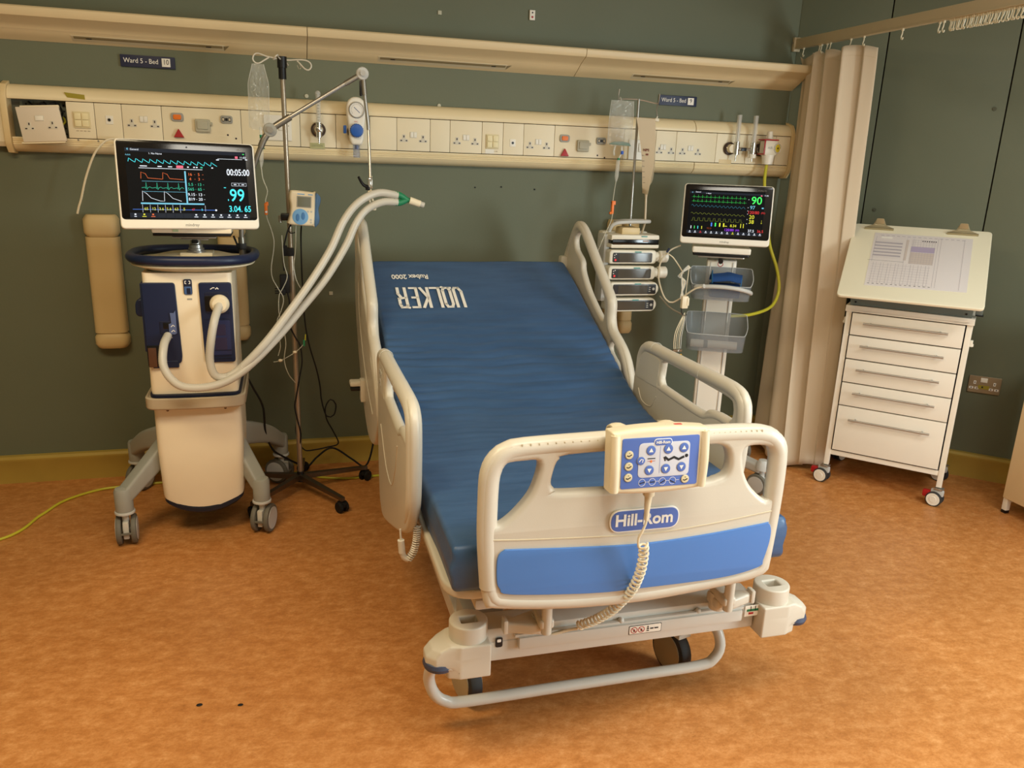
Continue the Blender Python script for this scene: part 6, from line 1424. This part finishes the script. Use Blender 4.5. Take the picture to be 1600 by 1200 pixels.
# cuff in the upper basket
cf = thing('blood_pressure_cuff', 'folded navy blue blood pressure cuff lying in the upper basket of the right cart', 'cuff', tuple(DD(0, -.115, .965)))
mb = MB(); vs = []; NUU = 30
for side in (0, 1):
    for i in range(NUU+1):
        t = i/NUU
        for j in range(9):
            v = j/8; x = -.075+.15*v; a = -1.1+2.2*t
            r_ = .060 if side == 0 else .053
            vs.append(DD(.025+x*(1+.1*math.sin(a)), -.115+r_*math.sin(a)*1.0, 1.030+r_*math.cos(a)*1.0+.006*noise.noise(V((x*20, a*2, 3)))-.02*abs(v-.55)))
K = (NUU+1)*9; fs = []
for s in (0, 1):
    for i in range(NUU):
        for j in range(8): a = s*K+i*9+j; fs.append((a, a+1, a+10, a+9))
for i in range(NUU):
    for j in (0, 8): a = i*9+j; fs.append((a, a+9, K+a+9, K+a))
mb.add(vs, fs, CLOTHB); mb.box((.02, -.115, 1.00), (.15, .10, .065), CLOTHB, .012, M=CM2); obj('cuff_body', mb, cf)
mb = MB(); mb.tube([DD(-.045, -.172, 1.04), DD(-.048, -.155, 1.070), DD(-.048, -.12, 1.092), DD(-.045, -.08, 1.075)], .009, mat('cuff_trim', (46, 110, 160), .7), n=8, flat=.3); obj('cuff_binding', mb, cf); mb = MB(); mb.tube([DD(.092, -.172, 1.025), DD(.096, -.15, 1.060), DD(.096, -.12, 1.074), DD(.092, -.08, 1.055)], .007, mat('cuff_trim', (0, 0, 0)), n=8, flat=.3); obj('cuff_binding', mb, cf)
mb = MB(); mb.tube([(1.931,3.74,1.20),(1.870,3.72,1.18),(1.815,3.70,1.135),(1.783,3.66,1.062),(1.786,3.61,.985),(1.810,3.60,.945),(1.840,3.59,.935),(1.880,3.55,.975),(1.915,3.52,1.012),(1.955,3.50,1.030)], .0042, mat('cuff_tube_beige', (206, 192, 164), .4), n=8)
mb.tube([(1.955,3.50,1.030),DD(-.125,-.190,1.018),DD(-.06,-.212,1.028),DD(.02,-.220,1.030),DD(.09,-.212,1.022),DD(.135,-.185,1.008),DD(.145,-.155,.998)], .0105, LGREY, n=12)
solo('cuff_tubing', mb, 'beige cuff tubing looping from the right monitor over the upper basket rim', 'tubing')
mb = MB(); mb.tube([(1.84,3.70,1.165),(1.862,3.68,1.150),(1.89,3.66,1.11),(1.90,3.62,1.075)], .003, CREAM, n=6); mb.tube([(1.838,3.70,1.170),(1.845,3.70,1.180),(1.85,3.70,1.19)], .006, NAVY, n=8)
for k in range(5):
    o_ = .006*k; mb.tube([(1.912+o_*.6,3.60,1.118-.003*k),(1.872-o_,3.575,1.092-o_),(1.862+o_,3.56,1.045),(1.868-o_*.3,3.555,1.0-.01*k),(1.884+o_*.5,3.555,.955)], .0022, CREAM if k % 2 else LGREY, n=6)
mb.tube([(1.888,3.555,.955),(1.90,3.575,.99),(1.907,3.585,1.05),(1.918,3.60,1.115)], .0022, CREAM, n=6)
lw = solo('lead_bundle', mb, 'bundle of thin white monitor leads looped beside the upper basket', 'leads')
mb = MB(); mb.box((1.884, 3.552, .942), (.034, .022, .062), CREAM, .005); mb.box((1.898, 3.545, .945), (.012, .014, .04), CREAM, .003); mb.tube([(1.80,3.66,.955),(1.84,3.62,.905),(1.885,3.57,.878),(1.90,3.56,.872)], .004, mat('grey_lead', (140, 130, 110), .5), n=8); mb.tube([(1.87,3.55,.912),(1.88,3.56,.885),(1.90,3.57,.87)], .003, DGREY, n=6)
solo('lead_connector', mb, 'small cream lead connector block between the two baskets', 'connector')
mb = MB()
for k in range(5):
    o_ = .009*k; mb.tube([(1.912,3.59,.880-.002*k),(1.884+o_*.6,3.57,.850),(1.852+o_,3.555,.790-.004*k),(1.846+o_*1.1,3.55,.735),(1.850+o_*1.0,3.55,.705)], .0021, (CREAM, CREAM, TUBEC, CREAM, LGREY)[k], n=6)
mb.box((1.868, 3.55, .696), (.050, .012, .012), mat('lead_block_brown', (120, 96, 66), .5), .002); mb.box((1.872, 3.543, .697), (.008, .004, .008), WTXT); mb.box((1.874, 3.54, .697), (.004, .004, .004), BTXT)
for p, m in (((1.876, 3.55, .668), RED), ((1.862, 3.55, .672), RED), ((1.890, 3.55, .668), mat('lead_yellow', (226, 176, 40), .5)), ((1.897, 3.55, .660), mat('lead_yellow', (0, 0, 0))), ((1.90, 3.55, .648), LGREY)): mb.box(p, (.010, .008, .020), m, .002)
mb.tube([(1.858,3.55,.692),(1.864,3.55,.68),(1.872,3.55,.672)], .002, DGREY, n=6)
solo('ecg_lead_set', mb, 'monitor leads ending in red and yellow clips, hanging beside the lower basket', 'leads')
mb = MB(); mb.cyl(DD(-.12, -.12, .722), DD(.11, -.12, .722), .020, WHITE); mb.cyl(DD(-.055, -.12, .722), DD(-.035, -.12, .722), .0215, GREYP); solo('rolled_pack', mb, 'white rolled pack with a grey band lying in the lower basket', 'pack')

# ------------------------------------------------------------ chart cabinet (local frame: x along the front, y to the back)
CT = math.atan2(-.721, .693)
cabo = thing('drawer_cabinet', 'white five-drawer wheeled cabinet with long bar handles, under the sloping chart board', 'cabinet', (2.69, 3.365, 0), CT)
CW, CD_ = .556, .40
KM = T3(2.69, 3.365, 0) @ RZ(CT)
def kb_(mb, c, d, m, bev=.003, seg=2): return mb.box(c, d, m, bev, seg, M=KM)
mb = MB()
for x in (.008, CW-.008):
    kb_(mb, (x+.003*(1 if x < .1 else -1), .014, .523), (.026, .028, .846), WHITEP); kb_(mb, (x+.003*(1 if x < .1 else -1), CD_-.014, .523), (.026, .028, .846), WHITEP)
    kb_(mb, (x, CD_/2, .55), (.012, CD_-.03, .76), WHITEP)
kb_(mb, (CW/2, .016, .172), (CW, .026, .026), WHITEP); kb_(mb, (CW/2, CD_-.015, .53), (CW-.02, .012, .74), WHITEP); kb_(mb, (CW/2, CD_/2, .172), (CW-.01, CD_-.02, .02), WHITEP)
kb_(mb, (CW/2, CD_/2-.006, .940), (CW+.012, CD_+.02, .030), WHITEP, .004); kb_(mb, (CW/2, -.010, .930), (CW+.012, .012, .014), WHITEP, .002)
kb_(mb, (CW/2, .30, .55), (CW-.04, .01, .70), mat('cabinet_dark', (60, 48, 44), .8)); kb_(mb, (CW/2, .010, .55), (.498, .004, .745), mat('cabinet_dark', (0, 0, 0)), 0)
for x, z in ((-.008, .868), (CW+.008, .828)):
    kb_(mb, (x, .05, z), (.012, .024, .030), WHITEP, .002); kb_(mb, (x+(.005 if x > 0 else -.005), .05, z-.008), (.010, .02, .012), WHITEP, .002)
obj('frame', mb, cabo)
zs = [(.808, .917), (.686, .802), (.563, .680), (.440, .557), (.194, .434)]
for i, (a, b) in enumerate(zs):
    mb = MB(); kb_(mb, (CW/2, -.001, (a+b)/2), (.496, .020, b-a), WHITEP, .002)
    d = obj('drawer', mb, cabo)
    mb = MB(); hz = b-(.044 if i < 4 else .062)
    mb.tube([KM @ V((.088, -.038, hz)), KM @ V((.462, -.038, hz))], .0055, STEEL, n=14, smooth=False)
    for x in (.120, .430): mb.cyl(KM @ V((x, -.010, hz)), KM @ V((x, -.038, hz)), .0045, STEEL)
    obj('handle', mb, d)
for x, y, r_ in ((.008, -.002, .3), (CW-.008, -.002, .3), (.012, CD_-.01, -.5), (CW-.012, CD_-.01, .9)):
    p = KM @ V((x, y+.012, 0)); M = T3(p.x, p.y, 0) @ RZ(CT+PI/2-.25 if y < .1 else CT+r_)
    mb = MB(); mb.box((0, 0, .092), (.040, .040, .006), STEEL, .001, M=M); mb.box((0, .004, .070), (.024, .060, .034), LGREY, .008, M=M); c = obj('caster', mb, cabo)
    if y < .1: mb = MB(); mb.box((0, .050, .054), (.030, .040, .036), RED, .008, M=M); o = obj('brake_pedal', mb, c); o['label'] = 'red brake pedal'
    for s in (-1, 1):
        mb = MB(); Mw = M @ T3(s*.018, .012, .0375) @ RY(PI/2); R_ = .0375
        mb.lathe([(.001, -.009), (R_*.82, -.009), (R_, -.006), (R_, .006), (R_*.82, .009), (.001, .009)], DGREY, Mw); mb.lathe([(.001, -.001), (R_*.84, -.001), (R_*.84, .0015), (R_*.45, .0015), (R_*.42, .003), (.001, .003)], WHITE, Mw @ (T3(0, 0, .009) if s > 0 else T3(0, 0, -.009) @ RX(PI)))
        obj('wheel', mb, c)
# sloping chart board on its wedge
BMT = T3(2.905, 3.205, 1.182) @ RZ(math.radians(-42.6)) @ RX(math.radians(-55)) @ RX(PI/2)
cb = thing('chart_board', 'white sloping chart board with two metal clips, on top of the drawer cabinet', 'chart board', (2.95, 3.25, .96), CT)
mb = MB(); mb.slab(rect(.622, .548, .022, n=6), .016, mat('board_white', (240, 232, 204), .32), BMT @ T3(0, 0, -.008), bev=.004, seg=3); obj('board', mb, cb)
mb = MB()
gz = mat('wedge_grey', (110, 118, 112), .45, metal=.4)
vs = [(.010, -.004, .957), (CW-.010, -.004, .957), (CW-.010, -.002, .990), (.010, -.002, .990), (.010, .36, .957), (CW-.010, .36, .957), (CW-.010, .32, 1.16), (.010, .32, 1.16), (.010, .05, 1.0), (CW-.010, .05, 1.0)]
mb.add(vs, [(0, 1, 2, 3), (0, 3, 8, 7, 4), (1, 5, 6, 9, 2), (3, 2, 9, 8), (8, 9, 6, 7), (4, 7, 6, 5), (0, 4, 5, 1)], gz, KM)
for x in (.035, CW-.035): mb.cyl(KM @ V((x, -.006, .972)), KM @ V((x, -.003, .972)), .0045, BLACK, n=12)
mb.box((CW+.015, .04, .985), (.030, .05, .030), gz, .004, M=KM); mb.box((CW+.018, .03, .968), (.034, .04, .006), BLACK, .001, M=KM); obj('wedge_support', mb, cb)
for xc in (-.190, .185):
    mb = MB(); M = BMT @ T3(xc, .252, .0)
    mb.slab(rp([(-.068, -.022), (.068, -.022), (.068, -.012), (.030, .004), (.020, .030), (-.020, .030), (-.030, .004), (-.068, -.012)], .006), .004, BRASS, M @ RX(.5) @ T3(0, .004, .012), bev=.0012)
    mb.box((0, -.018, .006), (.136, .008, .012), BRASS, .002, M=M); mb.tube([M @ V((-.022, .004, .012)), M @ V((.022, .004, .012))], .007, BRASS, smooth=False)
    mb.slab(rp([(-.022, 0), (.022, 0), (.018, .034), (-.018, .034)], .008), .003, BRASS, M @ T3(0, .004, .012) @ RX(1.2), bev=.001); obj('clip', mb, cb)
# paper chart under a clear sheet
PP = BMT @ T3(.014, .014, .0006)
PAPER = mat('chart_paper', (226, 218, 214), .55); LN = mat('chart_line', (178, 170, 176), .7); LP = mat('chart_purple', (178, 164, 190), .7); LT = mat('chart_tan', (206, 192, 182), .7); LD = mat('chart_dark', (70, 64, 74), .7)
mb = MB(); mb.slab([(-.214, -.202), (.219, -.190), (.219, .194), (-.218, .194)], .0008, PAPER, PP, bev=.0001)
q_ = lambda x, y, w, h, m, z=.0007: mb.quad(x, y, w, h, m, PP, z)
for i in range(5): q_(-.145, .120-.024*i, .125, .010, LN)
for i in range(16): q_(-.145, .135-.0085*i, .13, .0008, LN)
q_(-.062, .075, .012, .155, LT); q_(.010, .085, .105, .040, LP, .0008); q_(.010, .020, .105, .085, LT)
for i in range(12): q_(.010, .155-.016*i, .105, .0009, LN, .0009)
for i in range(9): q_(-.040+.0125*i, .07, .0008, .18, LN, .0009)
for i in range(7): q_(-.015+.012*i*.8+.02, .150, .005, .008, LD, .001)
for x in (-.205, -.065, -.035, .072, .085, .185): q_(x, .0 if x > 0 else .07, .0012, .36 if x > 0 else .19, LN, .0009)
for i in range(8):
    x = -.195+i*.033
    q_(x, -.105, .0012, .15, LN, .0009); q_(x+.013, -.105, .0008, .15, LN, .0009)
for i in range(8): q_(-.075, -.045-.018*i, .26, .0008, LN, .0009)
for i in range(14): q_(-.198+.020*i, -.186+.0006*i, .009, .003, LD, .001)
for i in range(16): q_(-.18+.024*i, .176, .014, .003, LN, .001)
q_(-.158, .160, .05, .012, WTXT, .001); q_(-.145, -.016, .16, .0012, LD, .001)
solo('paper_chart', mb, 'printed paper chart with grids and a purple band, clipped flat on the white board', 'paper chart')

# ------------------------------------------------------------ locker at the right edge
lk = thing('bedside_locker', 'cream bedside locker cut off at the right edge of the photo', 'locker', (3.51, 2.52, 0))
LKM = mat('locker_cream', (226, 202, 158), .45, var=.02)
mb = MB(); mb.box((3.515, 2.50, .49), (.345, .70, .82), LKM, .004); obj('cabinet_body', mb, lk)
mb = MB()
for x in (3.365, 3.665): mb.box((x, 2.84, .060), (.026, .026, .09), WHITE, .003); mb.box((x, 2.84, .009), (.026, .026, .018), BLACK, .003)
mb.box((3.515, 2.83, .075), (.30, .012, .03), WHITE, .002); obj('foot_frame', mb, lk)
for x in (3.385, 3.645):
    mb = MB(); mb.lathe([(.001, -.012), (.026, -.012), (.030, -.006), (.030, .006), (.026, .012), (.001, .012)], WHITE, T3(x, 2.63, .030) @ RY(PI/2)); mb.cyl((x, 2.63, .03), (x, 2.63, .085), .008, STEEL); obj('caster', mb, lk)

# ------------------------------------------------------------ floor tubes and specks
mb = MB(); mb.tube([(-2.0,3.30,.0065),(-1.6,3.30,.0065),(-1.198,3.441,.0065),(-1.10,3.66,.0065),(-1.042,3.80,.0065),(-.93,3.90,.0065),(-.818,3.930,.0065),(-.55,3.95,.0065),(-.20,3.93,.0065),(.02,3.96,.0065),(.108,3.88,.0065),(.25,3.84,.0065),(.396,3.85,.0065),(.60,3.86,.0065)], .006, YELLOW, n=10)
solo('floor_hose', mb, 'yellow-green hose lying on the floor along the skirting, behind the ventilator', 'hose')
for x, y, s, lab in ((-.308, 2.184, .008, 'left one of two tiny black specks on the bare floor at lower left'), (-.191, 2.158, .007, 'right one of two tiny black specks on the bare floor at lower left')):
    mb = MB(); mb.ball((x, y, .002), s, BLACKM, (1.2, .8, .3), n=8); solo('floor_speck', mb, lab, 'debris', group='specks on the floor')
# ------------------------------------------------------------ lights and camera
def area(name, loc, size, sy, power, col, rot=(0, 0, 0), spread=PI):
    l = bpy.data.lights.new(name, 'AREA'); l.shape = 'RECTANGLE'; l.size = size; l.size_y = sy; l.energy = power; l.color = col; l.spread = spread
    o = bpy.data.objects.new(name, l); COL.objects.link(o); o.location = loc; o.rotation_euler = rot; return o
WARM = (1., .80, .50)
area('ceiling_lamp', (2.5, .9, ZC-.02), 1.2, .6, 40, (.96, .97, .96))
area('ceiling_lamp', (.8, .6, ZC-.02), 1.2, .6, 36, (1., .93, .80))
area('ceiling_lamp', (-.9, 1.6, ZC-.02), 1.2, .6, 46, WARM)
area('daylight_area', (CB.x-.05, .45, 1.25), 1.5, 1.2, 135, (.82, .95, 1.), rot=(PI/2, 0, PI/2-.2))  # daylight from the window in the right wall, out of view
area('daylight_area', (2.2, YF+.05, 1.3), 1.8, 1.1, 14, (.86, .96, 1.), rot=(PI/2, 0, 0))  # unseen front fill added behind the camera to lift the dark foreground
w = bpy.data.worlds.new('world'); SC.world = w; w.use_nodes = True
w.node_tree.nodes['Background'].inputs[0].default_value = (.9, .85, .75, 1); w.node_tree.nodes['Background'].inputs[1].default_value = .3
cam = bpy.data.cameras.new('camera'); co = bpy.data.objects.new('camera', cam); COL.objects.link(co)
fpx, yaw, pitch, roll = 1247.3, .2772, .27585, -.03713
fw = V((math.sin(yaw)*math.cos(pitch), math.cos(yaw)*math.cos(pitch), -math.sin(pitch)))
r0 = V((math.cos(yaw), -math.sin(yaw), 0)); d0 = fw.cross(r0)
rr = r0*math.cos(roll)+d0*math.sin(roll); dd = -r0*math.sin(roll)+d0*math.cos(roll)
co.matrix_world = Matrix(((rr.x, -dd.x, -fw.x, 0), (rr.y, -dd.y, -fw.y, 0), (rr.z, -dd.z, -fw.z, 1.6), (0, 0, 0, 1)))
cam.sensor_fit = 'HORIZONTAL'; cam.sensor_width = 36; cam.lens = 36*fpx/1600; cam.clip_start = .05
SC.camera = co
SC.view_settings.view_transform = 'Standard'; SC.view_settings.look = 'None'; SC.view_settings.gamma = 1
SC.view_settings.use_curve_mapping = False; SC.view_settings.exposure = 0.0
